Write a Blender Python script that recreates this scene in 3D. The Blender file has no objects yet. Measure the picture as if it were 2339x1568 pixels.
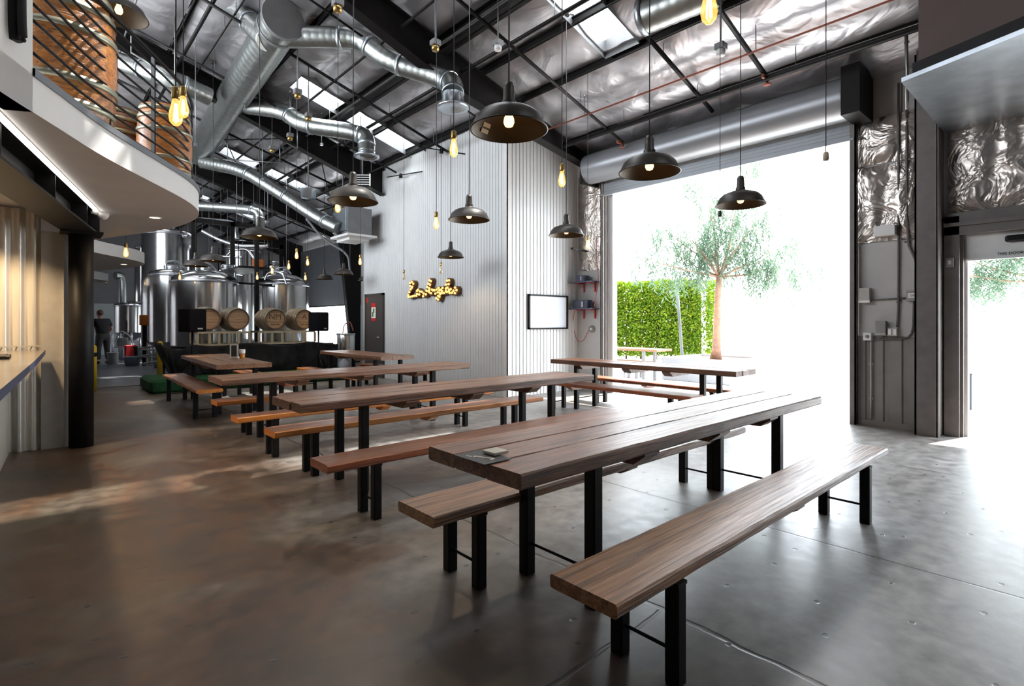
import bpy, bmesh, math, random
from mathutils import Vector, Matrix, noise
random.seed(7)
SC = bpy.context.scene
COL = SC.collection
PI = math.pi
# ------------------------------------------------------------------ survey frame
# X runs across the hall towards the big roller door, Y runs along the hall, Z up; the camera stands at the origin.
F, CX, HY, EYE = 1215.0, 1170.0, 737.0, 1.36
TH = math.radians(48.1)
FX, FY = math.cos(TH), math.sin(TH)
RX, RY = FY, -FX
def ray(u, v):
    a = (u - CX) / F
    return Vector((FX + RX * a, FY + RY * a, -(v - HY) / F))
def atd(u, v, d): return ray(u, v) * d + Vector((0, 0, EYE))
def atz(u, v, z): r = ray(u, v); return r * ((z - EYE) / r.z) + Vector((0, 0, EYE))
def atx(u, v, x): r = ray(u, v); return r * (x / r.x) + Vector((0, 0, EYE))
def aty(u, v, y): r = ray(u, v); return r * (y / r.y) + Vector((0, 0, EYE))
WX = 8.25                      # inner face of the roller-door wall
BX, BY = 6.35, 7.2             # corner of the white metal room
def roof_z(x): return 4.62 + 0.3 * (WX - abs(x))
def atroof(u, v, off=0.0):
    r = ray(u, v)
    d = (4.62 + 0.3 * WX - off - EYE) / (r.z + 0.3 * r.x)
    return r * d + Vector((0, 0, EYE))

# ------------------------------------------------------------------ mesh builder
class MB:
    def __init__(s):
        s.v = []; s.f = []; s.m = []; s.sm = []
    def add(s, vs, fs, m=0, smooth=False):
        o = len(s.v)
        s.v.extend([tuple(p) for p in vs])
        for f in fs:
            s.f.append([i + o for i in f]); s.m.append(m); s.sm.append(smooth)
        return s
    def box(s, x0, y0, z0, x1, y1, z1, m=0):
        x0, x1 = min(x0, x1), max(x0, x1); y0, y1 = min(y0, y1), max(y0, y1); z0, z1 = min(z0, z1), max(z0, z1)
        vs = [(x0,y0,z0),(x1,y0,z0),(x1,y1,z0),(x0,y1,z0),(x0,y0,z1),(x1,y0,z1),(x1,y1,z1),(x0,y1,z1)]
        return s.add(vs, [(0,3,2,1),(4,5,6,7),(0,1,5,4),(1,2,6,5),(2,3,7,6),(3,0,4,7)], m)
    def cbox(s, c, d, m=0, rz=0.0, mat=None):
        M = mat or Matrix.Rotation(rz, 3, 'Z')
        c = Vector(c); vs = []
        for z in (-1, 1):
            for x, y in ((-1,-1),(1,-1),(1,1),(-1,1)):
                vs.append(c + M @ Vector((x*d[0]/2, y*d[1]/2, z*d[2]/2)))
        return s.add(vs, [(0,3,2,1),(4,5,6,7),(0,1,5,4),(1,2,6,5),(2,3,7,6),(3,0,4,7)], m)
    def rbox(s, c, d, r=0.01, m=0, rz=0.0, seg=2):
        # box with rounded vertical edges and softened rims
        hx, hy, hz = d[0]/2, d[1]/2, d[2]/2
        r = min(r, hx*.98, hy*.98, hz*.98)
        ring = []
        for (sx, sy, a0) in ((1,1,0),(-1,1,PI/2),(-1,-1,PI),(1,-1,3*PI/2)):
            for k in range(seg+1):
                a = a0 + PI/2*k/seg
                ring.append((sx*(hx-r), sy*(hy-r), math.cos(a), math.sin(a)))
        n = len(ring); M = Matrix.Rotation(rz, 3, 'Z'); c = Vector(c); vs = []
        lv = [(-hz, .45), (-hz + r*.5, 1.0), (hz - r*.5, 1.0), (hz, .45)]
        for z, k in lv:
            for bx, by, ca, sa in ring:
                vs.append(c + M @ Vector((bx + ca*r*k, by + sa*r*k, z)))
        fs = []
        for l in range(3):
            for i in range(n):
                j = (i+1) % n
                fs.append((l*n+i, l*n+j, (l+1)*n+j, (l+1)*n+i))
        fs.append(tuple(reversed(range(n)))); fs.append(tuple(range(3*n, 4*n)))
        return s.add(vs, fs, m)
    def tube(s, pts, r, n=10, m=0, cap=True, smooth=True):
        pts = [Vector(p) for p in pts]
        rs = r if isinstance(r, (list, tuple)) else [r]*len(pts)
        t0 = (pts[1]-pts[0]).normalized()
        ref = Vector((0,0,1)) if abs(t0.z) < .9 else Vector((1,0,0))
        nrm = t0.cross(ref).normalized()
        vs = []
        for i, p in enumerate(pts):
            if i == 0: t = t0
            elif i == len(pts)-1: t = (pts[i]-pts[i-1]).normalized()
            else:
                t = ((pts[i]-pts[i-1]).normalized() + (pts[i+1]-pts[i]).normalized())
                t = t.normalized() if t.length > 1e-6 else t0
            nrm = (nrm - t*nrm.dot(t)); nrm = nrm.normalized() if nrm.length > 1e-6 else t.orthogonal().normalized()
            b = t.cross(nrm)
            for k in range(n):
                a = 2*PI*k/n
                vs.append(p + (nrm*math.cos(a) + b*math.sin(a))*rs[i])
        fs = []
        for i in range(len(pts)-1):
            for k in range(n):
                q = (k+1) % n
                fs.append((i*n+k, i*n+q, (i+1)*n+q, (i+1)*n+k))
        s.add(vs, fs, m, smooth)
        if cap:
            o = len(s.v) - len(vs)
            s.f.append([o+i for i in reversed(range(n))]); s.m.append(m); s.sm.append(False)
            e = o + (len(pts)-1)*n
            s.f.append([e+i for i in range(n)]); s.m.append(m); s.sm.append(False)
        return s
    def lathe(s, prof, c=(0,0,0), n=32, m=0, M=None, smooth=True, ms=None):
        # prof: list of (radius, height)
        c = Vector(c); M = M or Matrix.Identity(3); vs = []; fs = []; mm = []
        for r, z in prof:
            for k in range(n):
                a = 2*PI*k/n
                vs.append(c + M @ Vector((r*math.cos(a), r*math.sin(a), z)))
        o = len(s.v)
        s.v.extend([tuple(p) for p in vs])
        for i in range(len(prof)-1):
            for k in range(n):
                q = (k+1) % n
                s.f.append([o+i*n+k, o+i*n+q, o+(i+1)*n+q, o+(i+1)*n+k])
                s.m.append(ms[i] if ms else m); s.sm.append(smooth)
        return s
    def prism(s, poly, z0, z1, m=0, mtop=None, mbot=None):
        n = len(poly)
        vs = [(p[0], p[1], z0) for p in poly] + [(p[0], p[1], z1) for p in poly]
        o = len(s.v); s.v.extend(vs)
        for i in range(n):
            j = (i+1) % n
            s.f.append([o+i, o+j, o+n+j, o+n+i]); s.m.append(m); s.sm.append(False)
        s.f.append([o+i for i in reversed(range(n))]); s.m.append(m if mbot is None else mbot); s.sm.append(False)
        s.f.append([o+n+i for i in range(n)]); s.m.append(m if mtop is None else mtop); s.sm.append(False)
        return s
    def quad(s, a, b, c, d, m=0): return s.add([a,b,c,d], [(0,1,2,3)], m)
    def build(s, name, mats, parent=None, loc=None, fix=True):
        if not isinstance(mats, (list, tuple)): mats = [mats]
        off = Vector((0,0,0))
        if parent is not None:
            p = parent
            while p.parent is not None: p = p.parent
            off = p.location.copy()
        elif loc is not None: off = Vector(loc)
        me = bpy.data.meshes.new(name)
        me.from_pydata([(p[0]-off.x, p[1]-off.y, p[2]-off.z) for p in s.v], [], s.f)
        for mt in mats: me.materials.append(mt)
        me.polygons.foreach_set('material_index', s.m)
        me.polygons.foreach_set('use_smooth', s.sm)
        if fix:
            bm = bmesh.new(); bm.from_mesh(me)
            bmesh.ops.recalc_face_normals(bm, faces=bm.faces)
            bm.to_mesh(me); bm.free()
        me.update()
        o = bpy.data.objects.new(name, me); COL.objects.link(o)
        if parent is not None: o.parent = parent
        elif loc is not None: o.location = loc
        return o

def tag(o, label=None, cat=None, group=None, kind=None):
    if label: o['label'] = label
    if cat: o['category'] = cat
    if group: o['group'] = group
    if kind: o['kind'] = kind
    return o
def thing(name, label, cat, loc=(0,0,0), group=None, kind=None):
    o = bpy.data.objects.new(name, None); COL.objects.link(o)
    o.location = loc; o.empty_display_size = .1
    return tag(o, label, cat, group, kind)
def struct(o, label=None, cat=None):
    return tag(o, label, cat, None, 'structure')
def dup(root, loc, rz=0.0, label=None, group=None, sc=None):
    r = root.copy(); COL.objects.link(r); r.location = loc; r.rotation_euler = (0, 0, rz)
    if sc: r.scale = (sc, sc, sc)
    if label: r['label'] = label
    if group: r['group'] = group
    for ch in list(root.children):
        c = ch.copy(); COL.objects.link(c); c.parent = r
        for g in list(ch.children):
            d = g.copy(); COL.objects.link(d); d.parent = c
    return r

# ------------------------------------------------------------------ materials
def newmat(name):
    m = bpy.data.materials.new(name); m.use_nodes = True
    nt = m.node_tree; b = nt.nodes['Principled BSDF']
    return m, nt, b
def nd(nt, t, **kw):
    n = nt.nodes.new(t)
    for k, v in kw.items(): setattr(n, k, v)
    return n
def lk(nt, a, b): nt.links.new(a, b)
def ramp(nt, stops):
    r = nd(nt, 'ShaderNodeValToRGB')
    while len(r.color_ramp.elements) < len(stops): r.color_ramp.elements.new(.5)
    for e, (p, c) in zip(r.color_ramp.elements, stops):
        e.position = p; e.color = (c[0], c[1], c[2], 1) if not isinstance(c, float) else (c, c, c, 1)
    return r
def coords(nt, scale=(1,1,1), kind='Object'):
    tc = nd(nt, 'ShaderNodeTexCoord'); mp = nd(nt, 'ShaderNodeMapping')
    mp.inputs['Scale'].default_value = scale
    lk(nt, tc.outputs[kind], mp.inputs['Vector'])
    return mp.outputs['Vector']
def plain(name, col, rough=.5, metal=0.0, var=.12, scale=6.0, bump=0.0, bscale=None, stretch=(1,1,1), emit=None, es=0.0, spec=None, coat=0.0):
    m, nt, b = newmat(name)
    vec = coords(nt, stretch)
    n = nd(nt, 'ShaderNodeTexNoise'); n.inputs['Scale'].default_value = scale; n.inputs['Detail'].default_value = 5
    lk(nt, vec, n.inputs['Vector'])
    lo = [max(0, c*(1-var)) for c in col]; hi = [min(1, c*(1+var)) for c in col]
    r = ramp(nt, [(.3, lo), (.7, hi)])
    lk(nt, n.outputs['Fac'], r.inputs['Fac']); lk(nt, r.outputs['Color'], b.inputs['Base Color'])
    b.inputs['Roughness'].default_value = rough; b.inputs['Metallic'].default_value = metal
    if spec is not None: b.inputs['Specular IOR Level'].default_value = spec
    if coat: b.inputs['Coat Weight'].default_value = coat; b.inputs['Coat Roughness'].default_value = .15
    if bump:
        n2 = nd(nt, 'ShaderNodeTexNoise'); n2.inputs['Scale'].default_value = bscale or scale*4; n2.inputs['Detail'].default_value = 4
        lk(nt, vec, n2.inputs['Vector'])
        bp = nd(nt, 'ShaderNodeBump'); bp.inputs['Strength'].default_value = bump; bp.inputs['Distance'].default_value = .02
        lk(nt, n2.outputs['Fac'], bp.inputs['Height']); lk(nt, bp.outputs['Normal'], b.inputs['Normal'])
    if emit:
        b.inputs['Emission Color'].default_value = (*emit, 1); b.inputs['Emission Strength'].default_value = es
    return m
def glow(name, col, s):
    m = bpy.data.materials.new(name); m.use_nodes = True; nt = m.node_tree
    for n in list(nt.nodes): nt.nodes.remove(n)
    e = nd(nt, 'ShaderNodeEmission'); e.inputs['Color'].default_value = (*col, 1); e.inputs['Strength'].default_value = s
    o = nd(nt, 'ShaderNodeOutputMaterial'); lk(nt, e.outputs[0], o.inputs[0]); return m
def wood(name, dark, mid, light, rough=.5, grain=1.0, bump=.5):
    m, nt, b = newmat(name)
    v1 = coords(nt, (1.1, 15*grain, 15*grain))
    n1 = nd(nt, 'ShaderNodeTexNoise'); n1.inputs['Scale'].default_value = 2.2; n1.inputs['Detail'].default_value = 8; n1.inputs['Roughness'].default_value = .65
    n1.inputs['Distortion'].default_value = .6
    lk(nt, v1, n1.inputs['Vector'])
    v2 = coords(nt, (.5, 3.2, 3.2))
    n2 = nd(nt, 'ShaderNodeTexNoise'); n2.inputs['Scale'].default_value = 1.6; n2.inputs['Detail'].default_value = 3
    lk(nt, v2, n2.inputs['Vector'])
    mx = nd(nt, 'ShaderNodeMath', operation='MULTIPLY_ADD'); mx.inputs[1].default_value = .62
    lk(nt, n1.outputs['Fac'], mx.inputs[0])
    mx2 = nd(nt, 'ShaderNodeMath', operation='MULTIPLY'); mx2.inputs[1].default_value = .38
    lk(nt, n2.outputs['Fac'], mx2.inputs[0]); lk(nt, mx2.outputs[0], mx.inputs[2])
    r = ramp(nt, [(.33, dark), (.5, mid), (.66, light)])
    lk(nt, mx.outputs[0], r.inputs['Fac'])
    # fine dark checks along the grain
    v3 = coords(nt, (.9, 46, 46))
    n3 = nd(nt, 'ShaderNodeTexNoise'); n3.inputs['Scale'].default_value = 1.5; n3.inputs['Detail'].default_value = 5
    lk(nt, v3, n3.inputs['Vector'])
    r3 = ramp(nt, [(.36, (.35,.35,.35)), (.46, (1.0,1.0,1.0))])
    lk(nt, n3.outputs['Fac'], r3.inputs['Fac'])
    mm = nd(nt, 'ShaderNodeMix', data_type='RGBA', blend_type='MULTIPLY'); mm.inputs[0].default_value = .8
    lk(nt, r.outputs['Color'], mm.inputs[6]); lk(nt, r3.outputs['Color'], mm.inputs[7])
    lk(nt, mm.outputs[2], b.inputs['Base Color'])
    rr = nd(nt, 'ShaderNodeMapRange'); rr.inputs['To Min'].default_value = rough+.18; rr.inputs['To Max'].default_value = rough-.1
    lk(nt, n1.outputs['Fac'], rr.inputs['Value']); lk(nt, rr.outputs[0], b.inputs['Roughness'])
    ad = nd(nt, 'ShaderNodeMath', operation='ADD'); lk(nt, n1.outputs['Fac'], ad.inputs[0]); lk(nt, r3.outputs['Color'], ad.inputs[1])
    b.inputs['Specular IOR Level'].default_value = .6; b.inputs['Coat Weight'].default_value = .3; b.inputs['Coat Roughness'].default_value = .3
    bp = nd(nt, 'ShaderNodeBump'); bp.inputs['Strength'].default_value = min(1, bump*1.5); bp.inputs['Distance'].default_value = .006
    lk(nt, ad.outputs[0], bp.inputs['Height']); lk(nt, bp.outputs['Normal'], b.inputs['Normal'])
    return m

def concrete():
    m, nt, b = newmat('polished_concrete')
    v = coords(nt, (1,1,1))
    n1 = nd(nt, 'ShaderNodeTexNoise'); n1.inputs['Scale'].default_value = .9; n1.inputs['Detail'].default_value = 5; n1.inputs['Roughness'].default_value = .55; n1.inputs['Distortion'].default_value = .8
    n2 = nd(nt, 'ShaderNodeTexNoise'); n2.inputs['Scale'].default_value = 9; n2.inputs['Detail'].default_value = 4; n2.inputs['Roughness'].default_value = .5
    n3 = nd(nt, 'ShaderNodeTexNoise'); n3.inputs['Scale'].default_value = 60; n3.inputs['Detail'].default_value = 3
    for n in (n1, n2, n3): lk(nt, v, n.inputs['Vector'])
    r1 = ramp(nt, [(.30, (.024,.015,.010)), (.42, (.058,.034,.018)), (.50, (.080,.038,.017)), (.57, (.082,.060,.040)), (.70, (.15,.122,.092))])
    lk(nt, n1.outputs['Fac'], r1.inputs['Fac'])
    r2 = ramp(nt, [(.25, (.35,.33,.32)), (.75, (1.5,1.5,1.5))])
    lk(nt, n2.outputs['Fac'], r2.inputs['Fac'])
    mm = nd(nt, 'ShaderNodeMix', data_type='RGBA', blend_type='MULTIPLY'); mm.inputs[0].default_value = .8
    # base colour runs from brown by the bar to paler grey towards the doors
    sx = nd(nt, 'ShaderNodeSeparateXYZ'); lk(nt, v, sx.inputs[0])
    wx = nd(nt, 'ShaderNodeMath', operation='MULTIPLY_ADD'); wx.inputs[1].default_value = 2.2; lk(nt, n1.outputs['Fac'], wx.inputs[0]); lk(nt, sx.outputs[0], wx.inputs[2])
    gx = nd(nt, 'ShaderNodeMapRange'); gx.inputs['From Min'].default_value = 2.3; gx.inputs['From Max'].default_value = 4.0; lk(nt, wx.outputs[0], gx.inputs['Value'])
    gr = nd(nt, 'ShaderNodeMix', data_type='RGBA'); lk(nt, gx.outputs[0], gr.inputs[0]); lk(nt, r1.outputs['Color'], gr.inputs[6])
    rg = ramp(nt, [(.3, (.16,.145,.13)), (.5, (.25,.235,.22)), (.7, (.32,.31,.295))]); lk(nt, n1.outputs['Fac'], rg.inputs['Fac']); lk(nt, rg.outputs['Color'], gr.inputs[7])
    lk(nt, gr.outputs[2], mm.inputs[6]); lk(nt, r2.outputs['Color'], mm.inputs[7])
    # pits
    vo = nd(nt, 'ShaderNodeTexVoronoi'); vo.voronoi_dimensions = '2D'; vo.inputs['Scale'].default_value = 2.2; vo.inputs['Randomness'].default_value = 1
    mp = nd(nt, 'ShaderNodeMapping'); mp.inputs['Scale'].default_value = (1, 1.3, 1)
    lk(nt, v, mp.inputs['Vector']); lk(nt, mp.outputs['Vector'], vo.inputs['Vector'])
    dn = nd(nt, 'ShaderNodeMath', operation='MULTIPLY_ADD'); dn.inputs[1].default_value = .05
    lk(nt, n3.outputs['Fac'], dn.inputs[0]); lk(nt, vo.outputs['Distance'], dn.inputs[2])
    rp = ramp(nt, [(.050, (.0,.0,.0)), (.066, (1.0,1.0,1.0))]); lk(nt, dn.outputs[0], rp.inputs['Fac'])
    # saw cuts and a long crack (wobbling lines at fixed places in the slab)
    def line(axis, pos, wob, half, lim=None):
        nn = nd(nt, 'ShaderNodeTexNoise'); nn.inputs['Scale'].default_value = 2.4; nn.inputs['Detail'].default_value = 6
        lk(nt, v, nn.inputs['Vector'])
        w = nd(nt, 'ShaderNodeMath', operation='MULTIPLY_ADD'); w.inputs[1].default_value = wob; w.inputs[2].default_value = -pos - wob*.5
        lk(nt, nn.outputs['Fac'], w.inputs[0])
        a = nd(nt, 'ShaderNodeMath', operation='ADD'); lk(nt, sx.outputs[axis], a.inputs[0]); lk(nt, w.outputs[0], a.inputs[1])
        ab = nd(nt, 'ShaderNodeMath', operation='ABSOLUTE'); lk(nt, a.outputs[0], ab.inputs[0])
        mr = nd(nt, 'ShaderNodeMapRange'); mr.inputs['From Min'].default_value = half*.6; mr.inputs['From Max'].default_value = half*1.6
        lk(nt, ab.outputs[0], mr.inputs['Value'])
        out = mr.outputs[0]
        if lim is not None:
            g = nd(nt, 'ShaderNodeMath', operation='GREATER_THAN'); g.inputs[1].default_value = lim
            lk(nt, sx.outputs[1-axis], g.inputs[0])
            mxx = nd(nt, 'ShaderNodeMath', operation='MAXIMUM'); lk(nt, out, mxx.inputs[0]); lk(nt, g.outputs[0], mxx.inputs[1]); out = mxx.outputs[0]
        return out
    ls = [line(0, 2.2, .10, .010), line(0, 3.62, .02, .007), line(1, 1.39, .06, .008, 2.2), line(0, 6.1, .01, .006), line(1, -.9, .01, .006), line(1, 7.9, .01, .006)]
    cur = rp.outputs['Color']
    for l in ls:
        mn = nd(nt, 'ShaderNodeMath', operation='MINIMUM'); lk(nt, cur, mn.inputs[0]); lk(nt, l, mn.inputs[1]); cur = mn.outputs[0]
    dk = nd(nt, 'ShaderNodeMix', data_type='RGBA'); dk.inputs[6].default_value = (.035,.03,.025,1)
    lk(nt, cur, dk.inputs[0]); lk(nt, mm.outputs[2], dk.inputs[7])
    lk(nt, dk.outputs[2], b.inputs['Base Color'])
    rr = nd(nt, 'ShaderNodeMapRange'); rr.inputs['To Min'].default_value = .29; rr.inputs['To Max'].default_value = .50
    lk(nt, n2.outputs['Fac'], rr.inputs['Value']); lk(nt, rr.outputs[0], b.inputs['Roughness'])
    b.inputs['Specular IOR Level'].default_value = 1.0
    ad = nd(nt, 'ShaderNodeMath', operation='MULTIPLY_ADD'); ad.inputs[1].default_value = .35
    lk(nt, n2.outputs['Fac'], ad.inputs[0]); lk(nt, cur, ad.inputs[2])
    bp = nd(nt, 'ShaderNodeBump'); bp.inputs['Strength'].default_value = .25; bp.inputs['Distance'].default_value = .008
    lk(nt, ad.outputs[0], bp.inputs['Height']); lk(nt, bp.outputs['Normal'], b.inputs['Normal'])
    return m

def foil(name, col, rough, s1, b1, s2, b2, stretch=(1,1,1), metal=.9):
    m, nt, b = newmat(name)
    v = coords(nt, stretch)
    n1 = nd(nt, 'ShaderNodeTexNoise'); n1.inputs['Scale'].default_value = s1; n1.inputs['Detail'].default_value = 3; n1.inputs['Distortion'].default_value = 1.2
    n2 = nd(nt, 'ShaderNodeTexVoronoi'); n2.feature = 'F1'; n2.inputs['Scale'].default_value = s2
    vm = nd(nt, 'ShaderNodeVectorMath', operation='ADD'); lk(nt, v, vm.inputs[0]); lk(nt, n1.outputs['Color'], vm.inputs[1])
    lk(nt, v, n1.inputs['Vector']); lk(nt, vm.outputs[0], n2.inputs['Vector'])
    r = ramp(nt, [(.3, [c*.7 for c in col]), (.7, [min(1, c*1.15) for c in col])])
    lk(nt, n1.outputs['Fac'], r.inputs['Fac']); lk(nt, r.outputs['Color'], b.inputs['Base Color'])
    b.inputs['Metallic'].default_value = metal; b.inputs['Roughness'].default_value = rough
    p1 = nd(nt, 'ShaderNodeBump'); p1.inputs['Strength'].default_value = b1; p1.inputs['Distance'].default_value = .08
    p2 = nd(nt, 'ShaderNodeBump'); p2.inputs['Strength'].default_value = b2; p2.inputs['Distance'].default_value = .04
    lk(nt, n1.outputs['Fac'], p1.inputs['Height']); lk(nt, n2.outputs['Distance'], p2.inputs['Height'])
    lk(nt, p1.outputs['Normal'], p2.inputs['Normal']); lk(nt, p2.outputs['Normal'], b.inputs['Normal'])
    return m
def panel_glass(name):
    m = bpy.data.materials.new(name); m.use_nodes = True; nt = m.node_tree
    for n in list(nt.nodes): nt.nodes.remove(n)
    t = nd(nt, 'ShaderNodeBsdfTransparent'); t.inputs[0].default_value = (.9,.93,.95,1)
    l = nd(nt, 'ShaderNodeBsdfTranslucent'); l.inputs[0].default_value = (.9,.92,.92,1)
    x = nd(nt, 'ShaderNodeMixShader'); x.inputs[0].default_value = .55
    o = nd(nt, 'ShaderNodeOutputMaterial')
    lk(nt, t.outputs[0], x.inputs[1]); lk(nt, l.outputs[0], x.inputs[2]); lk(nt, x.outputs[0], o.inputs[0]); return m
def bulb_glass(name, col, es, tr):
    m = bpy.data.materials.new(name); m.use_nodes = True; nt = m.node_tree
    for n in list(nt.nodes): nt.nodes.remove(n)
    t = nd(nt, 'ShaderNodeBsdfTransparent'); t.inputs[0].default_value = (1,.9,.75,1)
    e = nd(nt, 'ShaderNodeEmission'); e.inputs[0].default_value = (*col, 1); e.inputs[1].default_value = es
    g = nd(nt, 'ShaderNodeBsdfGlossy'); g.inputs['Roughness'].default_value = .05; g.inputs[0].default_value = (.12,.12,.12,1)
    x = nd(nt, 'ShaderNodeMixShader'); x.inputs[0].default_value = tr
    a = nd(nt, 'ShaderNodeAddShader')
    o = nd(nt, 'ShaderNodeOutputMaterial')
    lk(nt, e.outputs[0], x.inputs[1]); lk(nt, t.outputs[0], x.inputs[2])
    lk(nt, x.outputs[0], a.inputs[0]); lk(nt, g.outputs[0], a.inputs[1]); lk(nt, a.outputs[0], o.inputs[0]); return m
def leafmat(name, c1, c2, tr=.4):
    m = bpy.data.materials.new(name); m.use_nodes = True; nt = m.node_tree
    for n in list(nt.nodes): nt.nodes.remove(n)
    v = coords(nt, (1,1,1)); n = nd(nt, 'ShaderNodeTexNoise'); n.inputs['Scale'].default_value = 5; n.inputs['Detail'].default_value = 4
    lk(nt, v, n.inputs['Vector']); r = ramp(nt, [(.35, c1), (.65, c2)]); lk(nt, n.outputs['Fac'], r.inputs['Fac'])
    d = nd(nt, 'ShaderNodeBsdfDiffuse'); t = nd(nt, 'ShaderNodeBsdfTranslucent'); x = nd(nt, 'ShaderNodeMixShader'); x.inputs[0].default_value = tr
    lk(nt, r.outputs[0], d.inputs[0]); lk(nt, r.outputs[0], t.inputs[0])
    o = nd(nt, 'ShaderNodeOutputMaterial'); lk(nt, d.outputs[0], x.inputs[1]); lk(nt, t.outputs[0], x.inputs[2]); lk(nt, x.outputs[0], o.inputs[0]); return m

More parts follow.
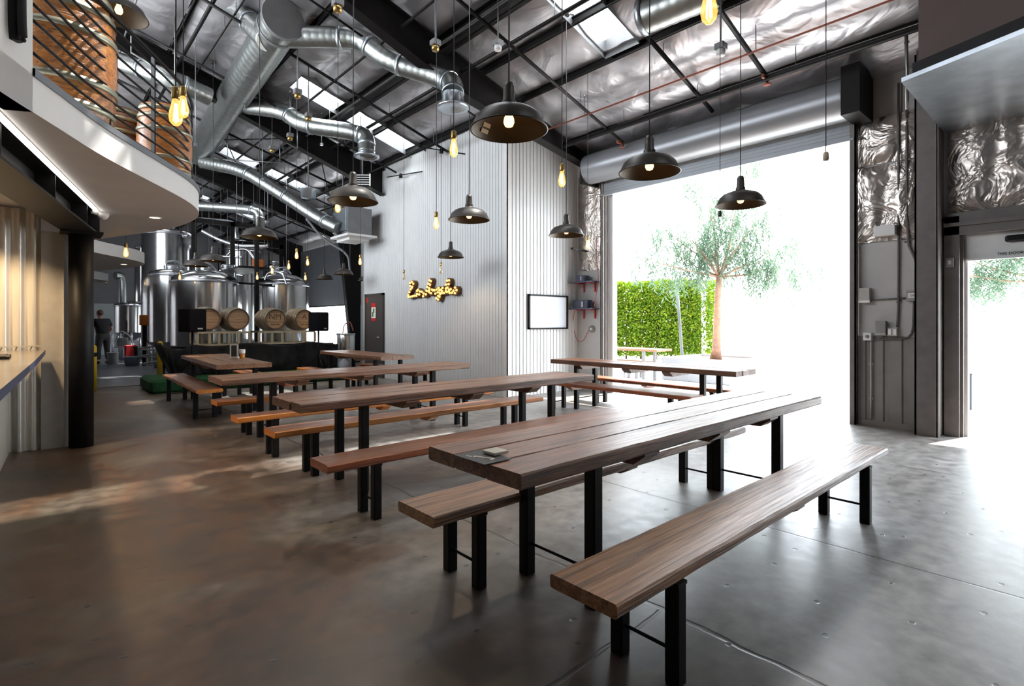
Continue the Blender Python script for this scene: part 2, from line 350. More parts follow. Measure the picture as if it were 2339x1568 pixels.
M = dict(
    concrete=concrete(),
    pavement=plain('bright_pavement', (.72,.72,.71), .8, 0, .06, 2, .15),
    foil_roof=foil('silver_foil_facing', (.66,.64,.665), .40, 1.2, .55, 2.8, .3, (1,1,1), .75),
    foil_wall=foil('crumpled_foil', (.62,.55,.50), .36, 2.6, .55, 4.0, .45),
    white_metal=plain('white_ribbed_metal', (.74,.74,.73), .42, 0, .03, 3),
    white_paint=plain('white_plaster', (.82,.79,.76), .6, 0, .03, 3),
    grey_board=plain('grey_painted_board', (.52,.495,.475), .55, 0, .06, 3),
    dark_metal=plain('dark_ribbed_metal', (.24,.215,.20), .5, .1, .08, 5),
    black_steel=plain('black_painted_steel', (.007,.006,.006), .5, 0, .25, 9, spec=.18),
    bronze_steel=plain('dark_bronze_steel', (.16,.14,.13), .5, 0, .15, 6),
    grey_steel=plain('grey_steel', (.17,.17,.175), .5, .2, .1, 6),
    door_grey=plain('grey_door_curtain', (.24,.25,.265), .42, .3, .05, 3),
    hood_grey=plain('grey_door_hood', (.26,.265,.28), .34, .35, .06, 2),
    galv=plain('galvanised_spiral_duct', (.30,.315,.305), .35, .9, .14, 10),
    galv_sheet=plain('galvanised_sheet', (.52,.57,.62), .3, .85, .16, 5, .05, 3),
    brown_panel=plain('brown_painted_panel', (.075,.045,.035), .6, 0, .08, 3),
    stainless=plain('stainless_steel', (.68,.68,.68), .17, 1.0, .05, 4),
    steel_pipe=plain('steel_pipe', (.62,.64,.68), .25, .9, .08, 6),
    table_wood=wood('reclaimed_table_wood', (.050,.015,.005), (.235,.078,.026), (.42,.18,.072), .40, 1.0, .4),
    table_wood2=wood('warm_table_wood', (.080,.030,.010), (.24,.10,.04), (.40,.20,.095), .40, 1.0, .4),
    edge_wood=wood('dark_sawn_edge', (.040,.016,.007), (.145,.056,.023), (.26,.12,.055), .6, .8, .7),
    bench_wood=wood('weathered_bench_wood', (.095,.036,.011), (.32,.14,.052), (.51,.27,.12), .40, 1.1, .5),
    bench_brown=wood('brown_bench_wood', (.070,.021,.008), (.185,.062,.022), (.31,.12,.05), .40, 1.0, .4),
    bench_red=wood('reddish_bench_side', (.12,.026,.006), (.30,.072,.016), (.42,.12,.03), .5, .7, .4),
    bench_orange=wood('orange_bench_side', (.36,.095,.008), (.62,.20,.018), (.72,.28,.04), .5, .7, .4),
    outdoor_wood=wood('orange_outdoor_wood', (.10,.04,.01), (.17,.08,.025), (.25,.13,.05), .6, .7, .4),
    barrel_wood=wood('oak_barrel_staves', (.16,.09,.045), (.33,.20,.10), (.46,.30,.17), .55, .8, .5),
    barrel_head=wood('oak_barrel_head', (.36,.20,.095), (.52,.315,.165), (.62,.40,.23), .55, .7, .3),
    foeder_wood=wood('varnished_cask_staves', (.20,.06,.012), (.42,.15,.03), (.60,.26,.06), .3, .6, .3),
    hoop=plain('galvanised_hoop', (.30,.29,.22), .4, .7, .2, 6),
    cream_steel=plain('cream_rack_steel', (.55,.47,.34), .5, 0, .08, 6),
    black_cloth=plain('black_cloth', (.010,.010,.011), .9, 0, .3, 8, .3, 14),
    turf=plain('green_turf', (.012,.10,.028), .95, 0, .35, 40, 1.0, 160),
    yellow=plain('yellow_paint', (.62,.42,.012), .45, 0, .06, 5),
    shade_out=plain('bronze_lamp_shade', (.05,.042,.036), .42, .3, .12, 6),
    shade_in=plain('bronze_lamp_lining', (.075,.05,.022), .5, .3, .12, 6),
    brass=plain('aged_brass', (.42,.27,.09), .32, .9, .15, 12),
    dark_pole=plain('dark_pole_paint', (.03,.03,.034), .5),
    cord=plain('dark_cord', (.03,.028,.028), .7, 0, .1, 10),
    porcelain=plain('beige_porcelain', (.55,.45,.33), .4, 0, .05, 8),
    white_plastic=plain('white_plastic', (.84,.82,.80), .4, 0, .04, 8),
    pale_box=plain('pale_metal_box', (.42,.40,.37), .45, .1, .08, 10),
    grey_box=plain('grey_metal_box', (.26,.25,.24), .45, .1, .08, 10),
    conduit=plain('brown_grey_conduit', (.11,.095,.088), .5, .1, .1, 10),
    red=plain('red_paint', (.45,.02,.02), .5, 0, .1, 8),
    navy=plain('navy_plastic', (.035,.04,.075), .45, 0, .15, 8),
    rust=plain('rusty_red_fitting', (.22,.06,.035), .6, .2, .2, 20),
    sign_case=plain('copper_sign_channel', (.16,.075,.03), .45, .5, .25, 12),
    paper=plain('print_paper', (.75,.78,.83), .3, 0, .06, 1.2),
    print_tint=plain('pale_cream_print', (.80,.78,.68), .3, 0, .05, 3),
    dark_card=plain('dark_card', (.05,.05,.05), .5, 0, .1, 20),
    white_card=plain('off_white_card', (.68,.65,.58), .6, 0, .05, 20),
    corr_bar=plain('corrugated_zinc', (.70,.66,.60), .36, .4, .12, 3, stretch=(1,1,.25)),
    bar_steel=plain('brushed_bar_top', (.55,.50,.44), .2, .9, .12, 3),
    dark_door=plain('charcoal_door', (.055,.048,.047), .5, 0, .05, 5),
    bark=plain('pale_bark', (.20,.11,.07), .85, 0, .25, 9, .5, 20),
    hedge_bark=plain('hedge_stem_bark', (.10,.065,.035), .9, 0, .25, 9),
    leaf_hedge=leafmat('hedge_leaf', (.065,.15,.012), (.20,.26,.025)),
    leaf_tree=leafmat('drooping_leaf', (.075,.13,.085), (.14,.19,.13)),
    planter=plain('pale_concrete_planter', (.23,.235,.25), .8, 0, .05, 3),
    soil=plain('brown_mulch', (.20,.11,.06), .95, 0, .3, 20),
    blue_post=plain('blue_grey_post', (.014,.018,.028), .6, 0, .06, 5),
    skin=plain('skin', (.62,.34,.25), .5, 0, .06, 10),
    hair=plain('brown_hair', (.09,.038,.02), .6, 0, .2, 30),
    tee=plain('black_cotton', (.014,.014,.016), .85, 0, .3, 25),
    trousers=plain('charcoal_trousers', (.05,.048,.05), .85, 0, .2, 25),
    bucket=plain('white_bucket_plastic', (.60,.59,.57), .45, 0, .05, 8),
    tub=plain('blue_grey_tub', (.33,.37,.45), .5, 0, .06, 8),
    orange=plain('orange_enclosure', (.55,.14,.02), .5, 0, .08, 8),
    green=plain('green_paint', (.02,.20,.06), .5, 0, .08, 8),
    blue=plain('bright_blue_plastic', (.05,.30,.48), .4, 0, .08, 8),
    amber=plain('amber_beer', (.55,.20,.02), .2, 0, .1, 8),
    back_wall=plain('dusty_grey_wall', (.20,.20,.215), .6, 0, .06, 2),
    pale_wall=plain('pale_blue_grey_panel', (.52,.57,.58), .5, 0, .04, 2),
    speaker=plain('black_speaker_grille', (.007,.006,.008), .8, 0, .3, 90, .3, 200, spec=.1),
    skylight=panel_glass('translucent_corrugated_panel'),
    led=glow('lit_white_strip', (1.0,.96,.9), 6),
    filament=glow('lit_filament', (1.0,.72,.32), 45),
    lamp_bulb=glow('lit_lamp_bulb', (1.0,.58,.20), 5),
    sign_bulb=glow('lit_sign_bulb', (1.0,.50,.13), 3.2),
    downlight=glow('lit_downlight', (1.0,.78,.5), 9),
    bulb_lit=bulb_glass('amber_bulb_glass', (1.0,.50,.10), 2.2, .55),
    bulb_off=bulb_glass('unlit_bulb_painted_glow', (.9,.8,.7), .25, .7),  # unlit bulb, yet its glass carries a faint painted glow
)
# ================================================================== THE SETTING
def ribbed(mb, p0, p1, z0, ztop, nrm, pitch=.09, depth=.014, m=0, prof=((0,0),(.62,0),(.70,1),(.92,1))):
    # ribbed sheet standing on a line p0-p1; prof = (fraction of pitch, recess)
    p0, p1, nrm = Vector(p0), Vector(p1), Vector(nrm[:2])
    L = (p1-p0).length; t = (p1-p0)/L; pts = []
    s = 0.0
    while s < L:
        for a, d in prof:
            q = s + a*pitch
            if q <= L: pts.append((q, d*depth))
        s += pitch
    pts.append((L, 0))
    vs = []; fs = []
    for q, d in pts:
        p = p0 + t*q - nrm*d
        vs.append((p.x, p.y, z0)); vs.append((p.x, p.y, ztop(q) if callable(ztop) else ztop))
    for i in range(len(pts)-1): fs.append((2*i, 2*i+2, 2*i+3, 2*i+1))
    mb.add(vs, fs, m)

# floor and ground
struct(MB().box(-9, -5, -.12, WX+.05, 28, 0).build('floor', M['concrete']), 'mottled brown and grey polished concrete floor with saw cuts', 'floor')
struct(MB().box(WX+.05, -30, -.14, 70, 60, -.01).build('ground', M['pavement']), 'bright sunlit paving outside the open doors', 'ground')
struct(MB().box(.4, 13.9, .0, WX, 27.9, .012).build('floor_brewery', plain('grey_floor_coating', (.16,.165,.185), .35, 0, .12, 2)), 'smooth grey coated floor of the brewing area', 'floor')

# roof: foil facing pillowed between purlins, skylight openings left out
PURL = [7.58, 6.9, 6.22, 5.42, 4.65, 3.95, 3.3, 2.55, 1.9, 1.15, .45]
STEEL = [7.58, 6.22, 5.42, 4.65, 3.3, 1.9, .45]
SKY = [(1.2, 6.08, 4.25, 4.79), (3.7, 6.35, 9.92, 10.48), (.5, 2.3, 12.1, 12.7), (3.7, 6.4, 15.2, 15.75), (4.3, 6.4, 20.6, 21.2), (1.2, 3.2, 19.5, 20.1), (2.6, 5.0, -1.2, -.5)]
def roof_mesh(sgn):
    mb = MB(); x0 = 0.0; nx = 92 if sgn > 0 else 34; y0, y1 = -5.0, 28.0; ny = 300
    stops = sorted([0.0] + PURL + [WX+.2])
    vs = []; idx = {}
    for i in range(nx+1):
        x = x0 + (WX+.2)*i/92
        k = max(j for j in range(len(stops)) if stops[j] <= x+1e-6); k = min(k, len(stops)-2)
        fx = (x-stops[k])/(stops[k+1]-stops[k])
        for j in range(ny+1):
            y = y0 + (y1-y0)*j/ny
            fy = (y/1.22) % 1.0
            seam = min(fy, 1-fy)
            sag = .11*math.sin(PI*min(1,max(0,fx)))**.7*(.55+.45*min(1, seam*7))
            w = noise.noise(Vector((x*3.1*sgn, y*2.6, 1.3)))*.022 + noise.noise(Vector((x*8.0, y*7.0, 4.1)))*.010
            vs.append((sgn*x, y, roof_z(x) + .04 - sag + w))
    fs = []
    for i in range(nx):
        x = (WX+.2)*(i+.5)/92
        for j in range(ny):
            y = y0 + (y1-y0)*(j+.5)/ny
            if sgn > 0 and any(a < x < b and c < y < d for a, b, c, d in SKY): continue
            a = i*(ny+1)+j
            fs.append((a, a+1, a+ny+2, a+ny+1))
    mb.add(vs, fs, 0, True)
    # outer sheet keeps daylight out
    return mb
struct(roof_mesh(1).build('ceiling', M['foil_roof']), 'sloping ceiling faced with silver foil insulation between dark purlins', 'ceiling')
struct(roof_mesh(-1).build('ceiling_far_slope', M['foil_roof']), 'far slope of the foil faced ceiling behind the balcony, cut short to let sky fill in', 'ceiling')  # stops well before the eave; the unseen gap brings sky fill onto the white wall
# skylights
for i, (a, b, c, d) in enumerate(SKY):
    w = struct(bpy.data.objects.new('window_%d' % (i+1), None)); COL.objects.link(w)
    w.location = ((a+b)/2, (c+d)/2, roof_z((a+b)/2)); tag(w, 'translucent corrugated skylight strip set into the foil ceiling', 'skylight', 'roof skylights')
    mb = MB(); vs = []; fs = []; n = int((d-c)/.045)
    for k in range(n+1):
        y = c - .02 + (d-c+.04)*k/n; dz = .012*(k % 2)
        vs += [(a-.03, y, roof_z(a-.03)+.16+dz), (b+.03, y, roof_z(b+.03)+.16+dz)]
    for k in range(n): fs.append((2*k, 2*k+1, 2*k+3, 2*k+2))
    mb.add(vs, fs); mb.build('pane', M['skylight'], w, fix=False)
    mb = MB()
    for y in (c-.02, d+.02):
        mb.add([(a-.04,y,roof_z(a-.04)-.10),(b+.04,y,roof_z(b+.04)-.10),(b+.04,y,roof_z(b+.04)+.2),(a-.04,y,roof_z(a-.04)+.2)], [(0,1,2,3)])
    for x in (a-.04, b+.04):
        mb.add([(x,c-.02,roof_z(x)-.10),(x,d+.02,roof_z(x)-.10),(x,d+.02,roof_z(x)+.2),(x,c-.02,roof_z(x)+.2)], [(0,1,2,3)])
    mb.build('frame', M['grey_steel'], w)

# purlins, the long spine beam, rafters and columns
for x in STEEL:
    big = x == 4.65
    y1 = 27.9
    h = .24 if big else .11
    mb = MB(); z = roof_z(x) + .02
    t = .16 if big else .05
    mb.box(x-t/2, -4.9, z-h, x+t/2, y1, z-h+.02); mb.box(x-.008, -4.9, z-h, x+.008, y1, z); mb.box(x-t/2, -4.9, z-.015, x+t/2, y1, z)
    struct(mb.build('purlin', M['black_steel']), 'dark steel purlin running along the foil ceiling', 'purlin')['group'] = 'purlins under the foil'
def rafter(y, x0, x1, d0, d1, dm=None):
    mb = MB(); n = 10; w = .1
    for k in range(n):
        for (za, zb, ww) in (('top',0,w), ('bot',0,w), ('web',0,.006)):
            xa, xb = x0+(x1-x0)*k/n, x0+(x1-x0)*(k+1)/n
            ta, tb = roof_z(xa)-.13, roof_z(xb)-.13
            dd = lambda q: d0+(d1-d0)*q if dm is None else (d0+(dm-d0)*q/.6 if q < .6 else dm+(d1-dm)*(q-.6)/.4)
            da, db = dd(k/n), dd((k+1)/n)
            if za == 'top': A, B, C_, D = ta, ta-.018, tb, tb-.018
            elif za == 'bot': A, B, C_, D = ta-da+.018, ta-da, tb-db+.018, tb-db
            else: A, B, C_, D = ta, ta-da, tb, tb-db
            mb.add([(xa,y-ww,A),(xa,y+ww,A),(xa,y+ww,B),(xa,y-ww,B),(xb,y-ww,C_),(xb,y+ww,C_),(xb,y+ww,D),(xb,y-ww,D)],
                   [(0,1,2,3),(4,7,6,5),(0,4,5,1),(1,5,6,2),(2,6,7,3),(3,7,4,0)])
    return mb
for i, y in enumerate((6.75, 11.75, 16.95, 22.2)):
    x1 = 8.2 if y < 7 or y > 13 else 6.3
    mb = rafter(y, 0.0, x1, .3, .3 + .42*x1/8.2) if y > 7 else rafter(y, 0.0, x1, .3, .16, .56)
    if y > 13:
        zt = roof_z(8.2)-.13
        mb.add([(7.45,y-.1,zt+.2),(7.45,y+.1,zt+.2),(7.95,y+.1,0),(7.95,y-.1,0),(8.22,y-.1,zt),(8.22,y+.1,zt),(8.22,y+.1,0),(8.22,y-.1,0)],
               [(0,1,2,3),(4,7,6,5),(0,4,5,1),(1,5,6,2),(2,6,7,3),(3,7,4,0)])
    struct(mb.build('rafter', M['black_steel']), 'deep black steel rafter crossing under the foil ceiling', 'rafter')['group'] = 'deep rafters'

# wall with the roller doors (inner face X = WX)
D1A, D1B, D1T = 2.28, 6.42, 3.92
def wallbox(mb, y0, y1, z0, z1, m=0, x=WX, t=.16): mb.box(x, y0, z0, x+t, y1, z1, m)
mb = MB(); wallbox(mb, D1B, 7.3, 0, 4.7); wallbox(mb, D1A, D1B, D1T, 4.75); wallbox(mb, 1.3, D1A, 0, 4.7)
wallbox(mb, -.9, 1.3, 2.42, 4.7); wallbox(mb, -5, -.9, 0, 4.7)
wallbox(mb, 7.3, 17.3, 0, 4.7); wallbox(mb, 17.3, 23, 4.2, 4.7); wallbox(mb, 23, 28, 0, 4.7)
struct(mb.build('wall_door_side', M['grey_board']), 'grey side wall holding the open roller door', 'wall')
struct(MB().box(-9, 28, 0, WX+.2, 28.2, 4.0).box(-9, 27.98, 2.15, WX, 28, 7.4).build('wall_back', M['back_wall']), 'dim grey end wall behind the brewing tanks', 'wall')
struct(MB().box(.2, 27.9, 0, 7.9, 27.95, 2.15).build('wall_back_lining', M['pale_wall']), 'pale lining panels low on the end wall', 'wall')
struct(MB().box(-3.2, -5, 0, -3.0, 5.5, 6.2).box(-3.2, 15.5, 2.8, -3.0, 28, 6.2).build('wall_left_light_blocker', M['back_wall']), 'unseen grey wall added at the left to limit the sky fill', 'wall')  # added out of view to narrow the sky opening mirrored in the tanks
struct(MB().box(-9.2, -5, 0, -9, 28, 2.95).build('wall_left', M['back_wall']), 'grey side wall beyond the balcony', 'wall')  # kept low so sky fill enters above it, out of view
struct(MB().box(-9, -5.2, 0, -3, -5, 7).box(-3, -5.2, 0, WX+.2, -5, 7.3).build('wall_near', M['back_wall']), 'grey wall behind the viewpoint', 'wall')
# foil lining
def foilpatch(name, y0, y1, z0, z1, label, seams=()):
    mb = MB(); ny = max(6, int((y1-y0)/.06)); nz = max(6, int((z1-z0)/.06)); vs = []; fs = []
    for i in range(ny+1):
        for j in range(nz+1):
            y = y0+(y1-y0)*i/ny; z = z0+(z1-z0)*j/nz
            e = min(1, min(i, ny-i, j, nz-j)/2.5)
            p = .05 + .045*noise.noise(Vector((y*4, z*2.2, 3))) + .03*noise.noise(Vector((y*9, z*8, 7)))
            for s in seams: p *= min(1, .25 + abs(y-s)*9)
            vs.append((WX - .012 - max(0, p)*e, y, z))
    for i in range(ny):
        for j in range(nz):
            a = i*(nz+1)+j; fs.append((a, a+1, a+nz+2, a+nz+1))
    mb.add(vs, fs, 0, True)
    struct(mb.build(name, M['foil_wall']), label, 'insulation')
foilpatch('trim_1', 1.55, 2.24, 2.42, 3.42, 'crumpled silver foil lining the pier right of the roller door', (1.9,))
foilpatch('trim_2', 1.55, 2.24, 3.44, 4.05, 'upper crumpled foil sheet on the pier right of the roller door', (1.75,))
foilpatch('trim_3', -1.2, 1.27, 2.68, 3.95, 'crumpled silver foil above the right hand doorway', (.85, .25))
foilpatch('trim_4', 6.55, 7.16, 2.4, 4.3, 'crumpled foil strip in the corner left of the roller door', (6.75,))
# pier boards and ribbed lower sheet
struct(MB().box(WX-.03, 1.53, 1.18, WX-.005, 2.2, 2.40).build('trim_5', M['grey_board']), 'smooth grey board on the pier between the doors', 'board')
mb = MB(); ribbed(mb, (WX-.03, 1.53), (WX-.03, 2.26), .06, 1.18, (-1,0,0), .2, .02); mb.box(WX-.05, 1.53, 0, WX-.004, 2.26, .07)
struct(mb.build('trim_6', M['dark_metal']), 'dark ribbed metal sheet at the foot of the pier', 'cladding')
mb = MB(); mb.box(WX-.32, 1.52, 0, WX-.02, 1.54, 4.6); mb.box(WX-.32, 1.32, 0, WX-.3, 1.54, 4.6); mb.box(WX-.32, 1.31, 0, WX-.02, 1.33, 4.6); mb.box(WX-.3, 1.41, 0, WX-.02, 1.43, 4.6)
struct(mb.build('column', M['bronze_steel']), 'dark steel column between the roller door and right doorway', 'column')
# roller door 1
d1 = struct(bpy.data.objects.new('door_1', None), 'large open roller door with grey rolled hood', 'roller door'); COL.objects.link(d1)
d1.location = (WX, (D1A+D1B)/2, 0)
mb = MB(); c = Vector((WX-.30, 0, 4.30)); pts = []
prof = []
for k in range(15):
    a = PI*.02 + PI*1.28*k/14
    prof.append((c.x + .28*math.cos(a) if False else c.x - .28*math.sin(a), c.z + .28*math.cos(a)))
vs = []; fs = []
for y in (D1A-.02, 6.62):
    vs += [(x, y, z) for x, z in prof]
n = len(prof)
for i in range(n-1): fs.append((i, i+1, n+i+1, n+i))
mb.add(vs, fs, 0, True); mb.build('hood', M['hood_grey'], d1)
mb = MB(); z = 4.02
for k in range(4):
    mb.box(WX-.13, D1A-.05, z-.05, WX-.09, D1B+.05, z-.005); mb.box(WX-.125, D1A-.05, z-.01, WX-.1, D1B+.05, z); z -= .05
mb.box(WX-.15, D1A-.05, z-.03, WX-.07, D1B+.05, z+.0)
mb.build('curtain', M['door_grey'], d1)
for (ya, yb) in ((D1A-.07, D1A), (D1B, D1B+.07)):
    mb = MB(); mb.box(WX-.14, ya, 0, WX-.11, yb, 4.05); mb.box(WX-.07, ya, 0, WX-.04, yb, 4.05); mb.box(WX-.14, ya if ya < 3 else yb-.015, 0, WX-.04, ya+.015 if ya < 3 else yb, 4.05)
    mb.build('guide', M['bronze_steel'], d1)
MB().box(WX-.6, D1A-.24, 4.0, WX-.02, D1A-.03, 4.62).build('end_bracket', M['black_steel'], d1)
MB().box(WX-.52, 6.62, 4.0, WX-.02, 6.68, 4.6).build('end_bracket', M['black_steel'], d1)
struct(MB().box(WX+.02, D1B-.10, 0, WX+.16, D1B+.01, D1T).build('trim_7', M['white_metal']), 'pale inner reveal at the left edge of the roller door', 'reveal')
# doorway 2 with header panel
d2 = struct(bpy.data.objects.new('door_2', None), 'open right doorway with dark frame and lettered header', 'doorway'); COL.objects.link(d2)
d2.location = (WX, .2, 0)
mb = MB(); mb.box(WX-.12, 1.15, 0, WX+.1, 1.29, 2.62); mb.box(WX-.06, 1.12, 0, WX+.16, 1.17, 2.4); mb.build('jamb', M['bronze_steel'], d2)
MB().box(WX+.02, 1.09, 0, WX+.14, 1.13, 2.4).build('jamb_edge', M['white_plastic'], d2)
mb = MB(); mb.box(WX-.12, -1.0, 2.40, WX+.1, 1.29, 2.66); mb.box(WX-.15, -1.0, 2.50, WX-.1, 1.29, 2.54); mb.build('lintel', M['bronze_steel'], d2)
hd = MB().box(WX+.0, -1.0, 2.10, WX+.09, 1.10, 2.40).box(WX-.03, -1.0, 2.09, WX+.02, 1.10, 2.115).build('header_panel', M['white_plastic'], d2)
MB().rbox((WX-.03, .45, 2.31), (.06, .62, .075), .03).build('sensor', M['black_steel'], d2)
def letters(txt, size, mat, parent, pos, rot, name='lettering', off=None, ext=.001):
    cu = bpy.data.curves.new(name, 'FONT'); cu.body = txt; cu.size = size; cu.align_x = 'CENTER'; cu.extrude = ext
    o = bpy.data.objects.new(name, cu); COL.objects.link(o)
    bpy.context.view_layer.update()
    dg = bpy.context.evaluated_depsgraph_get()
    me = bpy.data.meshes.new_from_object(o.evaluated_get(dg))
    bpy.data.objects.remove(o); bpy.data.curves.remove(cu)
    me.materials.clear(); me.materials.append(mat)
    o = bpy.data.objects.new(name, me); COL.objects.link(o)
    r = parent
    while r.parent is not None: r = r.parent
    o.parent = parent; o.location = Vector(pos) - r.location; o.rotation_euler = rot
    return o
letters('THIS DOOR TO REMAIN UNLOCKED WHEN BUILDING IS OCCUPIED', .042, M['black_steel'], d2, (WX-.004, .18, 2.135), (PI/2, 0, -PI/2))
# roller door 3 far right, half raised
mb = MB(); z = 4.25
while z > 2.02: mb.box(WX-.10, 17.2, z-.075, WX-.06, 23.05, z-.004); mb.box(WX-.09, 17.2, z-.01, WX-.065, 23.05, z+.001); z -= .075
d3 = struct(bpy.data.objects.new('door_3', None), 'grey roller curtain half raised at the far end of the hall', 'roller door'); COL.objects.link(d3); d3.location = (WX, 20, 0)
mb.build('curtain', M['door_grey'], d3); MB().box(WX-.12, 17.2, 1.95, WX-.04, 23.05, 2.0).build('bottom_bar', M['black_steel'], d3)
# wall areas between the white room and that door
struct(MB().box(WX-.03, 12.9, 0, WX-.005, 17.0, 1.95).build('trim_8', M['pale_wall']), 'pale lining between white room and the far column', 'lining')
# white ribbed metal room
top = 5.15
mb = MB(); ribbed(mb, (BX, BY), (BX, 12.85), 0, top, (-1,0,0), .085, .010)
mb.box(BX-.004, BY-.0, 0, BX+.05, BY+.055, top)
struct(mb.build('wall_white_front', M['white_metal']), 'white ribbed metal wall carrying the lit marquee sign', 'wall')
mb = MB(); ribbed(mb, (BX+.04, BY), (WX, BY), 0, lambda q: roof_z(BX+q)-.07, (0,-1,0), .09, .014)
struct(mb.build('wall_white_side', M['white_metal']), 'white ribbed side of the metal room beside the roller door', 'wall')
struct(MB().box(BX, 12.83, 0, WX, 12.87, top).build('wall_white_far', M['white_metal']), 'far end of the white metal room', 'wall')
struct(MB().box(BX-.02, BY-.02, 0, BX+.07, BY-.003, top).box(BX-.02, BY-.02, 0, BX-.005, BY+.07, top).build('trim_9', M['white_paint']), 'smooth white corner flashing of the metal room', 'trim')
struct(MB().box(BX, BY, top-.02, WX-.02, 12.85, top-.0).build('ceiling_white_room', M['white_metal']), 'lid of the white metal room', 'ceiling')
# charcoal door in the white wall
pa, pb = aty(0,0,1), 0
ya = atx(877, 700, BX).y; yb = atx(840, 700, BX).y
d4 = struct(bpy.data.objects.new('door_4', None), 'charcoal door with red and white notice in the white wall', 'door'); COL.objects.link(d4); d4.location = (BX, (ya+yb)/2, 0)
MB().box(BX-.05, ya, .01, BX-.012, yb, 2.03).build('leaf', M['dark_door'], d4)
MB().box(BX-.06, ya-.05, 0, BX-.002, ya, 2.08).box(BX-.06, yb, 0, BX-.002, yb+.05, 2.08).box(BX-.06, ya-.05, 2.03, BX-.002, yb+.05, 2.08).build('frame', M['dark_door'], d4)
hm = MB(); hm.tube([(BX-.05, ya+.07, 1.0), (BX-.10, ya+.07, 1.0), (BX-.10, ya+.2, 1.0)], .011, 8); hm.build('handle', M['steel_pipe'], d4)
nt = MB(); ym = (ya+yb)/2
nt.box(BX-.054, ym-.11, 1.40, BX-.050, ym+.11, 1.83, 0); nt.box(BX-.056, ym-.115, 1.74, BX-.052, ym+.115, 1.84, 1); nt.box(BX-.056, ym-.115, 1.39, BX-.052, ym+.115, 1.47, 1)
nt.box(BX-.057, ym-.0, 1.5, BX-.053, ym+.07, 1.62, 2); nt.box(BX-.057, ym-.05, 1.6, BX-.053, ym+.02, 1.71, 2)
nt.build('notice', [M['white_plastic'], M['red'], M['green']], d4)
MB().box(BX-.054, yb-.13, 1.86, BX-.050, yb-.05, 1.98).build('sticker', M['red'], d4)

# balcony with the curved white edge
EDGE = [(-.75,2.2),(-.42,3.2),(-.14,3.9),(.07,4.3),(.36,4.9),(.74,5.5),(1.1,6.07),(1.28,6.45),(1.38,6.8),(1.42,7.16),(1.39,7.7),(1.29,8.19),(1.02,8.98),(.68,9.9),(.45,10.6),(.5,11.2),(.86,11.9),(1.32,12.5),(1.62,13.0),(1.74,13.5),(1.68,14.2),(1.42,15.1),(1.05,16.0),(.7,16.9),(.55,17.6),(.75,18.3),(1.3,19.0),(1.62,19.6),(1.66,20.3),(1.4,21.2),(1.0,22.0),(.6,23.0),(.3,24.5)]
def smooth_path(pts, it=2):
    for _ in range(it):
        out = [pts[0]]
        for a, b in zip(pts, pts[1:]):
            out.append((a[0]*.75+b[0]*.25, a[1]*.75+b[1]*.25)); out.append((a[0]*.25+b[0]*.75, a[1]*.25+b[1]*.75))
        out.append(pts[-1]); pts = out
    return pts
EP = smooth_path(EDGE)
ZS0, ZS1 = 2.58, 2.80
poly = [(-9,2.2)] + EP + [(-9,24.5)]
struct(MB().prism(poly, ZS0, ZS1).build('balcony_slab', M['white_paint']), 'white curved balcony edge and soffit sweeping over the bar', 'balcony')
# grey sill strip on the edge
mb = MB(); k = 0
EPB = [p for p in EP if 4.12 <= p[1] <= 11.0]
def inset(pts, d):
    out = []
    for i, p in enumerate(pts):
        a = pts[max(0,i-1)]; b = pts[min(len(pts)-1,i+1)]
        t = Vector((b[0]-a[0], b[1]-a[1])).normalized()
        out.append((p[0]-t.y*d, p[1]+t.x*d))
    return out
IN1 = inset(EPB, .14); IN0 = inset(EPB, -.012)
vs = []; fs = []
for (a, b) in zip(IN0, IN1): vs += [(a[0],a[1],ZS1-.012),(b[0],b[1],ZS1-.012),(b[0],b[1],ZS1+.035),(a[0],a[1],ZS1+.035)]
for i in range(len(IN0)-1):
    for q in range(4):
        r = (q+1) % 4; fs.append((4*i+q, 4*i+r, 4*i+4+r, 4*i+4+q))
mb.add(vs, fs)
struct(mb.build('trim_10', plain('slate_strip', (.13,.135,.15), .5, 0, .05, 4)), 'slate strip capping the balcony edge under the railing', 'trim')
# white parapet wall at the near end of the balcony
EPW = [p for p in EP if p[1] <= 4.16]; EW2 = inset(EPW, .14)
struct(MB().prism(EPW + list(reversed(EW2)), ZS0+.0, 5.6).build('wall_balcony', M['white_paint']), 'white wall rising from the near end of the balcony edge', 'wall')
# post and beam under the balcony
mb = MB(); mb.lathe([(.0,0),(.11,0),(.11,2.34),(.0,2.34)], (.38,7.5,0), 28); mb.box(.2,7.3,2.32,.56,7.7,2.345)
struct(mb.build('column_round', M['black_steel']), 'round black steel post carrying the balcony beam', 'column')
bd = Vector((-.55,-2.5,0)).normalized(); bn = Vector((bd.y,-bd.x,0))
mb = MB()
def along(s, w): p = Vector((.40,7.62,0)) + bd*s + bn*w; return p
def bslab(s0, s1, w0, w1, z0, z1, m=0):
    a, b, c, d = along(s0,w0), along(s1,w0), along(s1,w1), along(s0,w1)
    mb.add([(p.x,p.y,z) for z in (z0,z1) for p in (a,b,c,d)], [(0,3,2,1),(4,5,6,7),(0,1,5,4),(1,2,6,5),(2,3,7,6),(3,0,4,7)], m)
bslab(0,5.6,-.15,.15,2.565,2.585); bslab(0,5.6,-.15,.15,2.345,2.365); bslab(0,5.6,-.008,.008,2.36,2.57)
for s in (.02, .62, 1.9, 3.2): bslab(s, s+.015, -.14, .14, 2.36, 2.57)
bslab(0,.02,-.15,.15,2.345,2.585)
struct(mb.build('beam', M['black_steel']), 'black steel beam with stiffeners under the balcony edge', 'beam')
q_ = thing('ceiling_light_strip', 'lit white light strip between balcony soffit and black beam', 'light', along(2.8,-.165) + Vector((0,0,2.57)))
